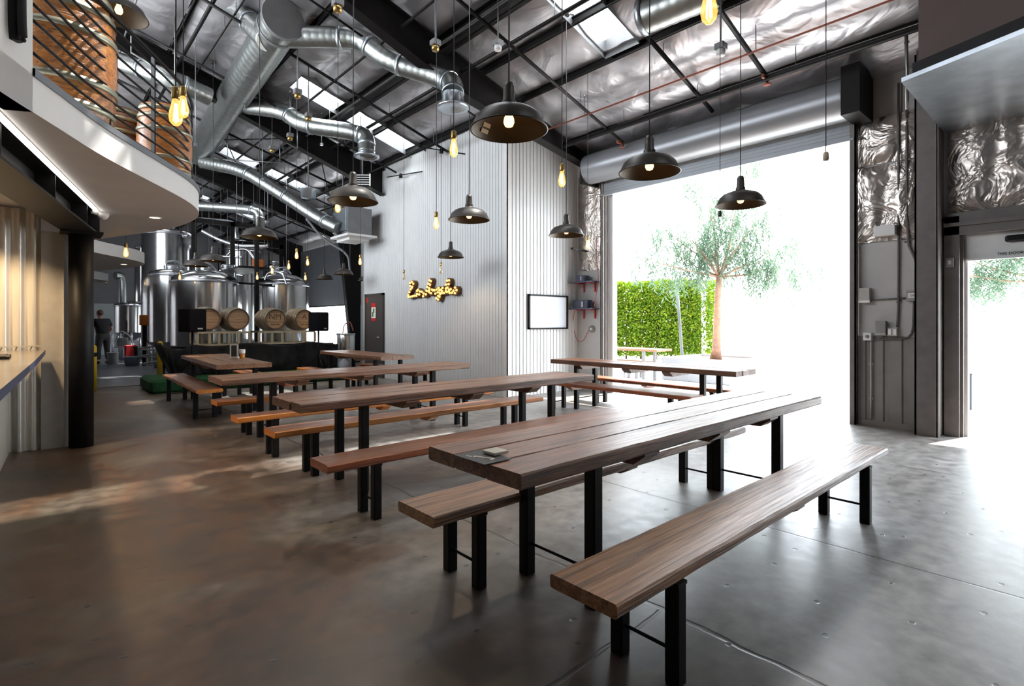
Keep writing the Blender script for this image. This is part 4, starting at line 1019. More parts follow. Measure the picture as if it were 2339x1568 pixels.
# ================================================================== WALL THINGS
# lit marquee sign in script capitals, strokes drawn in the sign's own plane
SGN = [
 [(520,690),(450,640),(430,560),(490,500),(545,560),(500,660),(440,760),(405,860),(370,930),(470,915),(560,885),(650,890)],
 [(650,720),(615,790),(650,870),(705,850),(715,775),(650,720)],
 [(735,770),(790,800),(830,870),(780,915)],
 [(860,900),(880,770),(920,620),(985,430),(1010,490),(965,640),(950,790),(985,870)], [(870,765),(965,745)],
 [(1000,870),(1030,690),(1030,800),(1090,680),(1110,830),(1145,850)],
 [(1240,690),(1180,675),(1145,760),(1200,820),(1250,700),(1245,860),(1215,990),(1150,1000),(1150,930),(1265,840)],
 [(1275,790),(1335,720),(1300,650),(1262,740),(1300,840),(1380,800)],
 [(1385,800),(1460,640),(1505,490),(1450,440),(1412,560),(1400,740),(1450,830)],
 [(1455,790),(1540,740),(1520,675),(1470,740),(1500,830),(1590,800)],
 [(1590,800),(1650,640),(1700,740),(1650,825),(1590,830)],
]
def sp(p): u = 900 + p[0]/11.695; v = 600 + p[1]/11.695; return atx(u, v, BX-.10)
t = thing('marquee_sign', 'lit bulb marquee sign in script lettering on the white wall', 'sign', sp((1080,760)))
mb = MB(); spots = []
for st in SGN:
    pts = smooth_path(st, 2); P = [sp(p) for p in pts]
    # channel: deep strip with side walls standing off the wall
    vs = []; fs = []; w = .034
    for i, p in enumerate(P):
        a = P[max(0,i-1)]; b = P[min(len(P)-1,i+1)]; d = (b-a).normalized(); n = Vector((0, -d.z, d.y))*w
        for s, x in ((-1,0),(1,0),(1,.10),(-1,.10)): q = p + n*s; vs.append((q.x+x-.0, q.y, q.z))
    for i in range(len(P)-1):
        for q in range(4): r = (q+1) % 4; fs.append((4*i+q, 4*i+r, 4*i+4+r, 4*i+4+q))
    fs += [(0,1,2,3), tuple(len(P)*4-4+k for k in (3,2,1,0))]
    mb.add(vs, fs)
    acc = .04
    for a, b in zip(P, P[1:]):
        L = (b-a).length
        while acc <= L:
            spots.append(a.lerp(b, acc/L)); acc += .082
        acc -= L
mb.build('letter_channel', M['sign_case'], t)
b0 = MB().lathe([(0,-.024),(.017,-.017),(.024,0),(.017,.017),(0,.024)], (0,0,0), 10).build('bulb', M['sign_bulb'])
root = t.location
for i, p in enumerate(spots[:100]):
    o = b0 if i == 0 else b0.copy()
    if i: COL.objects.link(o)
    o.parent = t; o.location = Vector((p.x-.012, p.y, p.z)) - root
MB().tube([sp((1700,800))+Vector((.08,0,0)), sp((1740,900))+Vector((.09,0,0))], .006, 6).build('power_lead', M['cord'], t)
# framed print on the white side wall
a = aty(1208, 672, BY-.03); c = aty(1297, 753, BY-.03); x0, x1 = a.x, c.x; z1 = 1.36+ (737-672)/F*( (a-Vector((0,0,EYE))).to_2d().dot(Vector((FX,FY))) ); z0 = z1-.66
t = thing('framed_print', 'pale print in a thin black frame on the white side wall', 'picture', ((x0+x1)/2, BY-.02, (z0+z1)/2))
mb = MB(); f = .03
mb.box(x0,BY-.05,z0,x1,BY-.002,z0+f).box(x0,BY-.05,z1-f,x1,BY-.002,z1).box(x0,BY-.05,z0,x0+f,BY-.002,z1).box(x1-f,BY-.05,z0,x1,BY-.002,z1); mb.build('frame', M['black_steel'], t)
MB().box(x0+f,BY-.022,z0+f,x1-f,BY-.004,z1-f).build('print', M['paper'], t)
MB().box(x0+.36*(x1-x0),BY-.0235,z0+.12,x0+.62*(x1-x0),BY-.0222,z0+.42).build('print_patch', M['print_tint'], t)
# electrical fittings on the pier
def wallthing(name, label, cat, u0, v0, u1, v1, dep, mat, lab=None, grp=None):
    a = atx(u0, v0, WX-.03); b = atx(u1, v1, WX-.03); cy = (a.y+b.y)/2; cz = (a.z+b.z)/2; h = abs(a.z-b.z); w = abs(a.y-b.y)
    t = thing(name, label, cat, (WX-.03, cy, cz), grp)
    MB().rbox((WX-.03-dep/2+.005, cy, cz), (dep+.01, w, h), .006).build('body', M[mat], t)
    return t, cy, cz, w, h
def plate(t, cy, cz, w, h, dep, mat, name='cover', dz=0.0):
    return MB().box(WX-.03-dep-.004, cy-w/2, cz+dz-h/2, WX-.03-dep+.002, cy+w/2, cz+dz+h/2).build(name, M[mat], t)
r_ = wallthing('switch_box', 'pale hooded electrical box high at the left of the grey pier board', 'electrical box', 1967, 659, 1991, 691, .09, 'pale_box'); plate(*r_[:3], r_[3]*1.05, .03, .09, 'white_plastic', 'lip', -r_[4]*.45)
r_ = wallthing('switch_box', 'grey control box with white sticker where the conduits meet', 'electrical box', 2074, 664, 2106, 688, .09, 'grey_box'); plate(*r_[:3], .105, .065, .09, 'white_plastic', 'sticker'); plate(*r_[:3], r_[3], .02, .09, 'pale_box', 'lid_edge', r_[4]*.45)
letters('OFF', .035, M['rust'], r_[0], (WX-.03-.096, r_[1], r_[2]-.012), (PI/2, 0, -PI/2))
r_ = wallthing('switch_plate', 'small white switch plate at the right edge of the pier board', 'switch', 2091, 713, 2108, 734, .03, 'white_plastic'); plate(*r_[:3], .05, .06, .03, 'pale_box', 'rocker', .02)
r_ = wallthing('switch_box', 'grey lidded box low on the pier board', 'electrical box', 2003, 734, 2027, 766, .08, 'grey_box'); plate(*r_[:3], r_[3], .02, .08, 'pale_box', 'lip', -r_[4]*.42)
r_ = wallthing('outlet_box', 'pale double outlet box below the straight conduit', 'outlet', 2031, 749, 2053, 768, .07, 'pale_box')
for s in (-1, 1): MB().box(WX-.108, r_[1]+s*.028-.016, r_[2]-.035, WX-.10, r_[1]+s*.028+.016, r_[2]+.035).build('receptacle', M['white_plastic'], r_[0])
r_ = wallthing('outlet_box', 'white round outlet box at the lower left corner of the pier board', 'outlet', 1975, 760, 1994, 778, .07, 'white_plastic')
mb = MB(); mb.lathe([(0,0),(.022,0),(.022,.012),(0,.012)], (WX-.112, r_[1], r_[2]), 14, 0, Matrix.Rotation(PI/2, 3, 'Y')); mb.build('receptacle', M['grey_box'], r_[0])
wallthing('oval_bulkhead_lamp', 'white oval lamp body at the foot of the pier foil', 'lamp', 2002, 520, 2050, 538, .12, 'white_plastic')
wallthing('sensor_box', 'small white sensor beside the pier foil', 'sensor', 2093, 508, 2105, 532, .06, 'white_plastic')
a = atx(2170, 600, WX-.13); t = thing('switch_plate', 'small grey switch on the right doorway jamb', 'switch', a); MB().rbox(a, (.04,.075,.11), .006).build('body', M['grey_box'], t); MB().cbox(a+Vector((-.022,0,0)), (.008,.03,.05)).build('rocker', M['white_plastic'], t)
def wconduit(label, uv, r=.013, x=WX-.055, mat='conduit'):
    pts = [atx(u, v, x) for u, v in uv]; t = thing('wall_mounted_conduit', label, 'conduit', pts[0])
    MB().tube(bend(pts, 1) if len(pts) > 2 else pts, r, 8).build('run', M[mat], t); 
    for k in ((.3, .75) if len(pts) == 2 else (.5,)):
        p = pts[0].lerp(pts[-1], k) if len(pts) == 2 else pts[1]
        MB().cbox(p+Vector((.012,0,0)), (.03,.05,.02)).build('clip', M[mat], t)
    return t
wconduit('straight dark conduit dropping down the pier to the outlet', [(2053,190),(2053,690),(2050,748)], .014)
wconduit('conduit with a kink running down to the control box', [(2072,250),(2072,552),(2096,602),(2097,665)], .016)
wconduit('conduit bending from the control box along the foot of the board', [(2088,688),(2086,758),(2072,775),(1997,775)], .012)
wconduit('pale thin conduit running to the floor of the pier', [(1990,779),(1990,955)], .012, WX-.06, 'pale_box')
wconduit('short level conduit between the two upper boxes', [(1992,686),(2074,681)], .010)
wconduit('pale conduit up the corner of the bulkhead', [(2070,30),(2073,250)], .018, 7.6, 'galv')
# shelves with amplifiers in the corner by the roller door
for k, (v, lab, gear) in enumerate(((645, 'upper red bracket shelf in the corner left of the roller door', 'small dark amplifier on the upper corner shelf'), (706, 'lower red bracket shelf in the corner left of the roller door', 'wide dark amplifier on the lower corner shelf'))):
    p = atx(1340, v, WX-.14); t = thing('wall_shelf', lab, 'shelf', (WX-.14, 6.9, p.z))
    MB().box(WX-.30, 6.62, p.z-.012, WX-.012, 7.17, p.z+.012).build('board', M['navy'], t)
    for y in (6.72, 7.0):
        MB().box(WX-.26, y-.012, p.z-.03, WX-.012, y+.012, p.z-.012).box(WX-.035, y-.012, p.z-.19, WX-.012, y+.012, p.z-.012).build('bracket', M['red'], t)
    g = thing('amplifier', gear, 'amplifier', (WX-.15, 6.9, p.z+.012))
    w = .34 if k else .2
    MB().rbox((WX-.16, 6.92, p.z+.013+.06+.02*k), (.2, w, .12+.04*k), .008).build('case', M['navy'], g)
    MB().box(WX-.268, 6.92-w*.3, p.z+.03, WX-.258, 6.92-w*.16, p.z+.11+.03*k).build('faceplate', M['pale_box'], g)
p = atx(1352, 752, WX-.02); t = thing('outlet_box', 'round outlet plate under the corner shelves', 'outlet', p)
MB().lathe([(0,0),(.07,0),(.065,.02),(0,.024)], p, 18, 0, Matrix.Rotation(-PI/2, 3, 'Y')).build('plate', M['grey_box'], t); MB().lathe([(0,.02),(.025,.02),(.025,.034),(0,.034)], p, 12, 0, Matrix.Rotation(-PI/2, 3, 'Y')).build('receptacle', M['white_plastic'], t)
t = thing('hanging_cable', 'red cable looping down from the lower corner shelf to the outlet', 'cable', (WX-.05, 7.05, 1.5))
MB().tube(bend([atx(1315,700,WX-.2),atx(1308,740,WX-.1),atx(1318,780,WX-.05),atx(1333,780,WX-.04),atx(1345,755,WX-.03)],2), .006, 6).build('lead', M['red'], t)
t = thing('hanging_cable', 'red cord hanging from the foil to the upper corner shelf', 'cable', (WX-.05, 6.6, 2.3))
MB().tube(bend([atx(1362,540,WX-.10),atx(1364,600,WX-.08),atx(1368,640,WX-.08),atx(1358,700,WX-.2)],2), .006, 6).build('lead', M['red'], t)

# ================================================================== BALCONY
RP = inset([p for p in EP if 4.18 <= p[1] <= 10.7], .065)
t = thing('balcony_railing', 'curved black railing of ten level bars along the balcony edge', 'railing', (.9, 6.0, ZS1+.035))
for k in range(10):
    z = 2.88 + .098*k
    MB().tube([(x,y,z) for x, y in RP], .017 if k == 9 else .0095, 8).build('top_rail' if k == 9 else 'bar', M['black_steel'], t)
def near(y): return min(RP, key=lambda p: abs(p[1]-y))
for y in (4.3, 5.1, 5.8, 6.8, 7.9, 9.0, 10.2):
    p = near(y); MB().cbox((p[0]-.02, p[1]+.012, ZS1+.03+.47), (.012,.045,.94), 0, .5).build('post', M['black_steel'], t)
def cask(label, x, y, z, r=.30, h=.95, staves='foeder_wood', group='standing casks on the balcony'):
    t = thing('wooden_cask', label, 'cask', (x,y,z), group); mb = MB(); n = 40
    prof = [(0,.03),(r*.86,.03),(r*.86,0),(r*.88,0),(r*.93,h*.15),(r*.985,h*.35),(r,h*.5),(r*.985,h*.65),(r*.93,h*.85),(r*.88,h),(r*.86,h),(r*.86,h-.03),(0,h-.03)]
    mb.lathe(prof, (x,y,z), n); mb.build('staves', M[staves], t)
    for a, b in ((.02,.075),(.13,.18),(.30,.345),(.655,.70),(.82,.87),(.925,.98)):
        ra = r*(.88+.12*math.sin(PI*a)); rb = r*(.88+.12*math.sin(PI*b))
        MB().lathe([(ra+.001,h*a),(ra+.007,h*a),(rb+.007,h*b),(rb+.001,h*b)], (x,y,z), n).build('hoop', M['hoop'], t)
    return t
cask('glossy orange cask nearest on the balcony, cut by the white wall', .17, 5.30, ZS1, .33, 1.05)
cask('orange cask at the bend of the balcony railing', 1.02, 6.62, ZS1, .25, .80)
cask('dark cask behind the railing between the two orange casks', .62, 7.05, ZS1, .30, .80, 'edge_wood')
t = thing('metal_rack', 'black metal rack standing between the balcony casks', 'rack', (.25, 6.3, ZS1))
for dx in (-.22,.22):
    for dy in (-.18,.18): MB().box(.25+dx-.015,6.3+dy-.015,ZS1,.25+dx+.015,6.3+dy+.015,ZS1+.85).build('leg', M['black_steel'], t)
for z in (.25,.55,.84): MB().box(.01,6.1,ZS1+z-.012,.49,6.5,ZS1+z+.012).build('shelf', M['black_steel'], t)
# black things hanging on the white balcony wall
p = atd(32, 40, 2.93); q = atd(52, 40, 2.93); wn = Vector((.94,-.34,0))
t = thing('hanging_sleeve', 'folded black sleeves hanging on the white wall at the top left corner', 'fabric', p)
mb = MB(); b0_ = atd(26, 40, 2.9)
mb.tube(bend([b0_+Vector((0,0,.35)), b0_+Vector((.0,0,.1)), b0_+Vector((.003,.003,-.05)), b0_+Vector((.012,.012,-.12))],2), [.030,.031,.033,.034,.035,.037,.039,.041,.041,.04,.036,.03,.025,.022,.018,.016,.014,.012][:18] if False else .036, 14); mb.build('sleeve', M['black_cloth'], t)
b1_ = atd(50, 40, 2.9)
mb = MB(); mb.tube(bend([b1_+Vector((0,0,.35)), b1_, b1_+Vector((.004,.004,-.10))],2), .020, 12); mb.build('strap', M['black_cloth'], t)
mb = MB(); mb.lathe([(0,-.014),(.01,-.01),(.014,0),(.01,.01),(0,.014)], b1_+Vector((.006,.006,-.118)), 12); mb.build('bead', M['black_steel'], t)
# ceiling fittings under the balcony
t = thing('ceiling_camera', 'white dome security camera under the balcony edge', 'camera', atz(236,490,2.53))
p = t.location.copy(); MB().lathe([(0,-.06),(.03,-.052),(.05,-.02),(.055,.01),(0,.012)], p, 18).build('dome', M['white_plastic'], t); MB().tube([p+Vector((-.1,-.02,.02)), p], .03, 12).build('arm', M['white_plastic'], t)
for u, v, lab in ((354,497,'lit recessed downlight in the near balcony soffit'),(283,604,'lit recessed downlight in the middle balcony soffit')):
    p = atz(u, v, ZS0); t = thing('ceiling_downlight', lab, 'light', (p.x,p.y,ZS0-.004))
    MB().lathe([(.055,0),(.075,0),(.075,.006),(.055,.006)], (p.x,p.y,ZS0-.006), 24).build('trim_ring', M['white_plastic'], t); MB().lathe([(0,0),(.055,0)], (p.x,p.y,ZS0-.003), 24).build('lens', M['downlight'], t)
    L = bpy.data.lights.new('downlight', 'SPOT'); L.energy = 14; L.color = (1,.72,.42); L.spot_size = 2.2; L.shadow_soft_size = .05
    o = bpy.data.objects.new('downlight_lamp', L); COL.objects.link(o); o.location = (p.x,p.y,ZS0-.03)
# bar counter
t = thing('bar_counter', 'brushed steel bar counter with dark edge at the left', 'counter', (-.6, 5, 1.0))
cp = [(-2.6,2.4),(-.16,2.4),(-.11,3.2),(.0,5.4),(.085,7.53),(-2.6,7.53)]
MB().prism(cp, 1.02, 1.07, 1, 0).build('top', [M['bar_steel'], M['navy']], t)
p = Vector((-.26, 6.0, 1.07)); t2 = thing('drip_tray', 'dark drip tray lying on the bar counter', 'tray', p)
MB().cbox(p+Vector((0,0,.010)), (.22,.5,.02)).cbox(p+Vector((0,0,.022)), (.18,.46,.004)).build('tray', M['black_steel'], t2)

# ================================================================== STAGE, SPEAKERS, BARRELS
st = MB(); 
sx0, sx1, sy0, sy1 = 1.62, 5.6, 12.02, 13.4
st.rbox(((sx0+sx1)/2, (sy0+sy1)/2, .13), (sx1-sx0, sy1-sy0, .26), .09, 0, 0, 4)
tag(st.build('stage_platform', M['turf'], None, ((sx0+sx1)/2,(sy0+sy1)/2,0)), 'low stage covered in green artificial turf', 'stage')
mb = MB(); vs = []; fs = []; nx, nz = 150, 14
for i in range(nx+1):
    s = i/nx; x = 1.80 + 3.75*s
    topz = .90 + .03*math.sin(s*17) - .13*math.exp(-((s-.10)/.05)**2) + (.05 if s < .03 else 0) - .04*s
    for j in range(nz+1):
        f = j/nz; z = .262 + (topz-.262)*f
        y = 12.62 + .05*math.sin(s*34+f)*(1-f*.5) + .06*noise.noise(Vector((s*22, f*2.0, 2.2))) + (.10*(1-f) if s < .06 else 0)
        xx = x + (.28*(1-f)**1.3 - .02)*max(0, 1-s*9)
        vs.append((xx, y, z))
for i in range(nx):
    for j in range(nz): a = i*(nz+1)+j; fs.append((a, a+nz+1, a+nz+2, a+1))
mb.add(vs, fs, 0, True)
vs2 = [(p[0], p[1]+.35, p[2]) for p in vs[nz::nz+1]]
o = mb.build('stage_drape', M['black_cloth'], None, (3.6,12.6,.26)); md = o.modifiers.new('thick', 'SOLIDIFY'); md.thickness = .02
tag(o, 'black cloth skirt hung across the back of the stage', 'drape')
mb = MB()
for x in (1.95, 3.0, 4.2, 5.4): mb.box(x-.02,12.74,.26,x+.02,12.78,.86)
mb.box(1.9,12.74,.82,5.5,12.78,.86); tag(mb.build('drape_rail', M['black_steel'], None, (3.6,12.76,.26)), 'black rail carrying the stage cloth', 'rail')
def spk(label, x, y, zc, w, h, group='loudspeakers on poles'):
    t = thing('loudspeaker', label, 'speaker', (x,y,.26), group)
    MB().rbox((x,y,zc), (w,.32,h), .03, 0, .45).build('cabinet', M['speaker'], t); cab = t.children[0]
    R = Matrix.Rotation(.45,3,'Z'); 
    MB().cbox(Vector((x,y,zc))+R @ Vector((0,-.163,0)), (w*.9,.012,h*.92), 0, .45).build('grille', M['speaker'], cab)
    MB().cbox(Vector((x,y,zc))+R @ Vector((.04,-.172,-h*.36)), (w*.28,.006,.03), 0, .45).build('badge', M['pale_box'], cab)
    MB().tube([(x,y,.30),(x,y,zc-h/2+.01)], .02, 10).build('pole', M['black_steel'], t)
    for k in range(3):
        a = .5+k*2*PI/3; MB().tube([(x,y,.62),(x+.3*math.cos(a),y+.3*math.sin(a),.275)], .012, 8).build('leg', M['black_steel'], t)
p = aty(440, 732, 12.40); spk('black loudspeaker on a pole before the left barrels', p.x, 12.40, p.z, .40, .47)
p = aty(728, 735, 12.40); spk('black loudspeaker on a pole at the right end of the stage', p.x, 12.40, p.z, .34, .45)
def barrel(label, x, y, z, mark=None, r=.295, L=.88):
    t = thing('oak_barrel', label, 'barrel', (x,y,z-.36), 'oak barrels lying on racks behind the stage')
    Rm = Matrix.Rotation(PI/2, 3, 'X')     # local z -> -y (towards the hall)
    c = Vector((x, y+L/2, z)); n = 36; h = L/2
    prof = []
    for k in range(13):
        q = -1+2*k/12; prof.append((r*(1-.17*q*q), q*h))
    MB().lathe(prof, c, n, 0, Rm).build('staves', M['barrel_wood'], t)
    re = r*.83
    hd_ = MB().lathe([(0,h-.035),(re-.02,h-.035)], c, n, 0, Rm).build('head', M['barrel_head'], t); MB().lathe([(0,-h+.035),(re-.02,-h+.035)], c, n, 0, Rm).build('head', M['barrel_head'], t)
    MB().lathe([(re-.022,h-.04),(re-.018,h+.001),(re,h)], c, n, 0, Rm).build('chime', M['edge_wood'], t)
    for q0, q1 in ((.90,.99),(.66,.74),(.34,.42),(-.42,-.34),(-.74,-.66),(-.99,-.90)):
        MB().lathe([(r*(1-.17*q0*q0)+.001,q0*h),(r*(1-.17*q0*q0)+.006,q0*h),(r*(1-.17*q1*q1)+.006,q1*h),(r*(1-.17*q1*q1)+.001,q1*h)], c, n, 0, Rm).build('hoop', M['hoop'], t)
    if mark: 
        letters(mark, .2, M['edge_wood'], hd_, (x, y+.033, z+.0), (PI/2, 0, 0), 'stencil')
        mb = MB()
        for dx in (-.08,-.02,.05,.09): mb.box(x+dx-.018, y+.028, z-.14, x+dx+.018, y+.0345, z-.115)
        mb.build('stencil_line', M['edge_wood'], hd_)
    return t
BY_ = 13.75
for u, lab, mk in ((478,'oak barrel furthest left, half behind the left loudspeaker',None),(545,'plain headed oak barrel, second from the left',None),(630,'oak barrel with dark stencilled letters, third from the left','NM'),(697,'oak barrel with a smudged stencil, half behind the right loudspeaker','A')):
    p = aty(u, 730, BY_); barrel(lab, p.x, BY_, 1.44, mk)
for (ua, ub, lab) in ((453,572,'cream steel barrel rack under the two left barrels'),(594,722,'cream steel barrel rack under the two right barrels')):
    a = aty(ua, 760, BY_-.02); b = aty(ub, 760, BY_-.02); z1, z0 = 1.15, .86
    t = thing('barrel_rack', lab, 'rack', ((a.x+b.x)/2, BY_+.4, 0), 'barrel racks behind the stage')
    for y in (BY_+.02, BY_+.72):
        mb = MB(); mb.box(a.x,y,z1-.05,b.x,y+.05,z1); mb.box(a.x,y,z0-.05,b.x,y+.05,z0)
        for f in (0,.22,.40,.60,.78,1): x = a.x+(b.x-a.x)*f; mb.box(x-.025,y,z0,x+.025,y+.05,z1-.04)
        mb.build('rail', M['cream_steel'], t)
        for x in (a.x+.03, b.x-.03): MB().box(x-.03,y,.0,x+.03,y+.05,z0-.02).build('leg', M['cream_steel'], t)
    mb = MB()
    for x in (a.x+.02, b.x-.02): mb.box(x-.025,BY_+.06,z0-.04,x+.025,BY_+.74,z0)
    mb.build('side_bar', M['cream_steel'], t)

# ================================================================== BREWING TANKS
def tank(label, x, y, r, z0, z1, dome=.3, cone=.45, group='stainless brewing vessels', manway=True, legs=True, outlet=True, collar=True):
    t = thing('brewing_tank', label, 'tank', (x,y,0), group); n = 56
    MB().lathe([(r,z0),(r,z1)], (x,y,0), n).build('shell', M['stainless'], t)
    mb = MB(); mb.lathe([(r,z1),(r*.985,z1+dome*.22),(r*.9,z1+dome*.45),(r*.55,z1+dome*.82),(r*.2,z1+dome),(0,z1+dome)], (x,y,0), n); dm = mb.build('dome', M['stainless'], t)
    if collar: MB().lathe([(r+.002,z1-.05),(r+.018,z1-.04),(r+.018,z1+.0),(r+.002,z1+.02)], (x,y,0), n).build('band', M['steel_pipe'], t)
    MB().lathe([(r,z0),(r*.5,z0-cone*.7),(.06,z0-cone),(0,z0-cone)], (x,y,0), n).build('cone', M['stainless'], t)
    if legs:
        for k in range(4):
            a = PI/4+k*PI/2; MB().tube([(x+r*.86*math.cos(a),y+r*.86*math.sin(a),0),(x+r*.86*math.cos(a),y+r*.86*math.sin(a),z0+.25)], .045, 10).build('leg', M['steel_pipe'], t)
    if manway:
        zt = z1+dome*.9
        MB().lathe([(0,.12),(.14,.12),(.2,.10),(.2,0),(0,0)], (x,y,zt), 24).build('manway', M['steel_pipe'], dm)
    if outlet:
        a = Vector((x-r*.3, y-r*.2, z1+dome*.72)); mb = MB(); mb.tube(bend([a, a+Vector((0,0,.22)), a+Vector((.3,.05,.3)), a+Vector((.5,.1,.1))],2), .028, 10); mb.build('vent_pipe', M['steel_pipe'], dm)
    return t
tank('large domed steel tank behind the left barrels', 3.5, 16.6, .82, .75, 2.48, .34)
tank('large domed steel tank behind the right barrels', 5.65, 16.9, .78, .75, 2.52, .34)
tank('tallest steel tank, standing at the far left by the balcony tip', 3.22, 20.3, .72, .8, 4.2, .2, outlet=False)
tank('narrower steel tank tucked behind the left domed tank', 3.0, 18.35, .56, .8, 2.75, .2)
tank('tall steel tank between and behind the two domed tanks', 5.35, 20.0, .60, .8, 3.85, .25, outlet=False)
tank('slim tall steel column at the back left', 3.15, 25.2, .27, 1.0, 4.3, .15, .3, manway=False, outlet=False)
tank('tall steel tank deep behind the right domed tank', 6.85, 21.2, .5, .8, 3.4, .2, outlet=False)
tank('middle steel tank seen dark between the domed tanks', 4.55, 18.6, .42, .8, 2.9, .2, outlet=False)
t = tank('small steel kettle with a bent flue behind the person in black', 2.6, 23.6, .50, 1.0, 1.98, .16, .3, manway=False, outlet=False)
mb = MB(); mb.tube(bend([Vector((2.33,23.3,2.05)), Vector((2.33,23.3,2.85)), Vector((2.28,23.28,3.0)), Vector((2.1,23.2,3.02))],2), .13, 16); mb.build('flue', M['galv'], t)
p = atd(790, 800, 16.2); t = thing('steel_pot', 'round steel vat standing beside the far black column', 'vat', (p.x,p.y,0))
MB().lathe([(0,.0),(.26,0),(.27,.02),(.27,1.0),(.26,1.02),(.25,1.0),(.25,.1)], (p.x,p.y,0), 32).build('body', M['stainless'], t); MB().lathe([(.27,.98),(.285,.99),(.285,1.02),(.27,1.03)], (p.x,p.y,0), 32).build('rim', M['steel_pipe'], t)
MB().tube(bend([Vector((p.x-.1,p.y,1.0)),Vector((p.x-.05,p.y,1.3)),Vector((p.x+.15,p.y,1.4)),Vector((p.x+.2,p.y-.1,1.1))],2), .018, 8).build('hose', M['rust'], t)
# catwalk and steam pipes above the tanks
t = thing('brewing_platform', 'black catwalk frame standing over the brewing tanks', 'platform', (4.3,18.0,0))
zt = 4.05
for x, y, zb in ((3.04,15.6,2.9),(3.94,15.6,2.9),(4.55,15.6,0),(4.55,19.2,0),(6.4,19.2,0)):
    MB().box(x-.05,y-.05,zb,x+.05,y+.05,zt).build('post', M['black_steel'], t)
for (x0,y0,x1,y1) in ((2.9,15.6,4.6,15.6),(4.55,15.6,4.55,19.2),(4.55,19.2,6.4,19.2)):
    MB().box(min(x0,x1)-.05,min(y0,y1)-.05,zt-.12,max(x0,x1)+.05,max(y0,y1)+.05,zt).build('beam', M['black_steel'], t)
MB().box(4.15,15.8,2.86,4.95,18.0,2.92).build('deck', M['black_steel'], t)
for y in (15.85,17.95):
    MB().tube([(4.15,y,2.9),(4.15,y,3.6),(4.95,y,3.6),(4.95,y,2.9)], .018, 8).build('handrail', M['black_steel'], t)
MB().cbox((4.75,16.2,3.05), (.25,.2,.22)).build('orange_valve', M['orange'], t)
def spipe(label, keys, r=.05, mat='steel_pipe', foot=None):
    pts = [atd(*k) for k in keys]; t = thing('hanging_pipe', label, 'pipe', pts[0], 'steel brewing pipes')
    MB().tube(bend(pts,2), r, 12).build('run', M[mat], t)
    for p in (pts[0], pts[-1]): MB().tube([p, Vector((p.x,p.y,roof_z(p.x)-.02))], .007, 5).build('hanger', M['grey_steel'], t)
spipe('upper bright steel pipe turning down beside the flue', [(440,502,14.8),(525,508,14.8),(538,515,14.8),(541,545,14.8)], .075)
spipe('long steel pipe slanting above the left domed tank', [(462,528,15),(500,548,15),(540,562,15),(612,563,15)], .05)
spipe('thin steel pipe over the middle tank', [(505,600,15.5),(530,572,15.5),(565,568,15.5),(580,590,15.5)], .035)
spipe('level steel pipe by the catwalk posts', [(478,585,15.2),(555,588,15.2)], .035)
spipe('upright steel pipe pair left of the right tank', [(537,588,15.8),(537,668,15.8)], .03)
spipe('level dark pipe over the right tank', [(520,645,15.4),(622,652,15.4)], .03, 'black_steel')
spipe('bright steel pipe loop over the right tank', [(605,640,15.2),(612,622,15.2),(645,622,15.2),(655,650,15.2)], .025)
spipe('steel pipe sweep left of the tallest tank', [(340,590,17),(342,548,17),(350,538,17),(430,540,17)], .05)
spipe('grey drain pipe falling behind the far columns', [(700,500,15),(740,548,15),(796,580,15),(800,620,15)], .035, 'grey_steel')
# orange control box on a post, drum of hoses
p = atd(330, 832, 16.6); t = thing('control_post', 'orange control box on a black post by the brewing hoses', 'control box', (p.x,p.y,0))
MB().box(p.x-.05,p.y-.05,0,p.x+.05,p.y+.05,1.5).build('post', M['black_steel'], t); MB().rbox((p.x,p.y-.06,1.43), (.26,.18,.32), .02).build('enclosure', M['orange'], t)
p = atd(350, 838, 15.6); t = thing('hose_coil', 'coiled pale hose and fittings on the brewing floor', 'hose', (p.x,p.y,.012))
mb = MB(); mb.tube([(p.x+.22*math.cos(a*.5)*(1+.02*a), p.y+.12*math.sin(a*.5), .05+.035*a*.5) for a in range(40)], .022, 8); mb.build('coil', M['pale_box'], t)
p = atd(280, 834, 18.6); t = thing('pump_cart', 'steel pump cart with hoses behind the buckets', 'cart', (p.x,p.y,.012))
mb = MB(); mb.cbox((p.x,p.y,.5), (.6,.4,.04)); mb.build('deck', M['steel_pipe'], t)
for dx in (-.27,.27):
    for dy in (-.17,.17): MB().tube([(p.x+dx,p.y+dy,.06),(p.x+dx,p.y+dy,1.0)], .018, 8).build('upright', M['steel_pipe'], t); MB().lathe([(0,-.02),(.06,-.02),(.06,.02),(0,.02)], (p.x+dx,p.y+dy,.073), 12, 0, Matrix.Rotation(PI/2,3,'Y')).build('caster', M['black_steel'], t)
MB().rbox((p.x,p.y,.68), (.34,.22,.30), .05).build('motor', M['grey_steel'], t)
MB().tube(bend([Vector((p.x-.2,p.y-.1,.7)),Vector((p.x-.1,p.y-.3,1.1)),Vector((p.x+.2,p.y-.3,.9)),Vector((p.x+.35,p.y-.25,.2))],2), .022, 8).build('hose', M['pale_box'], t)
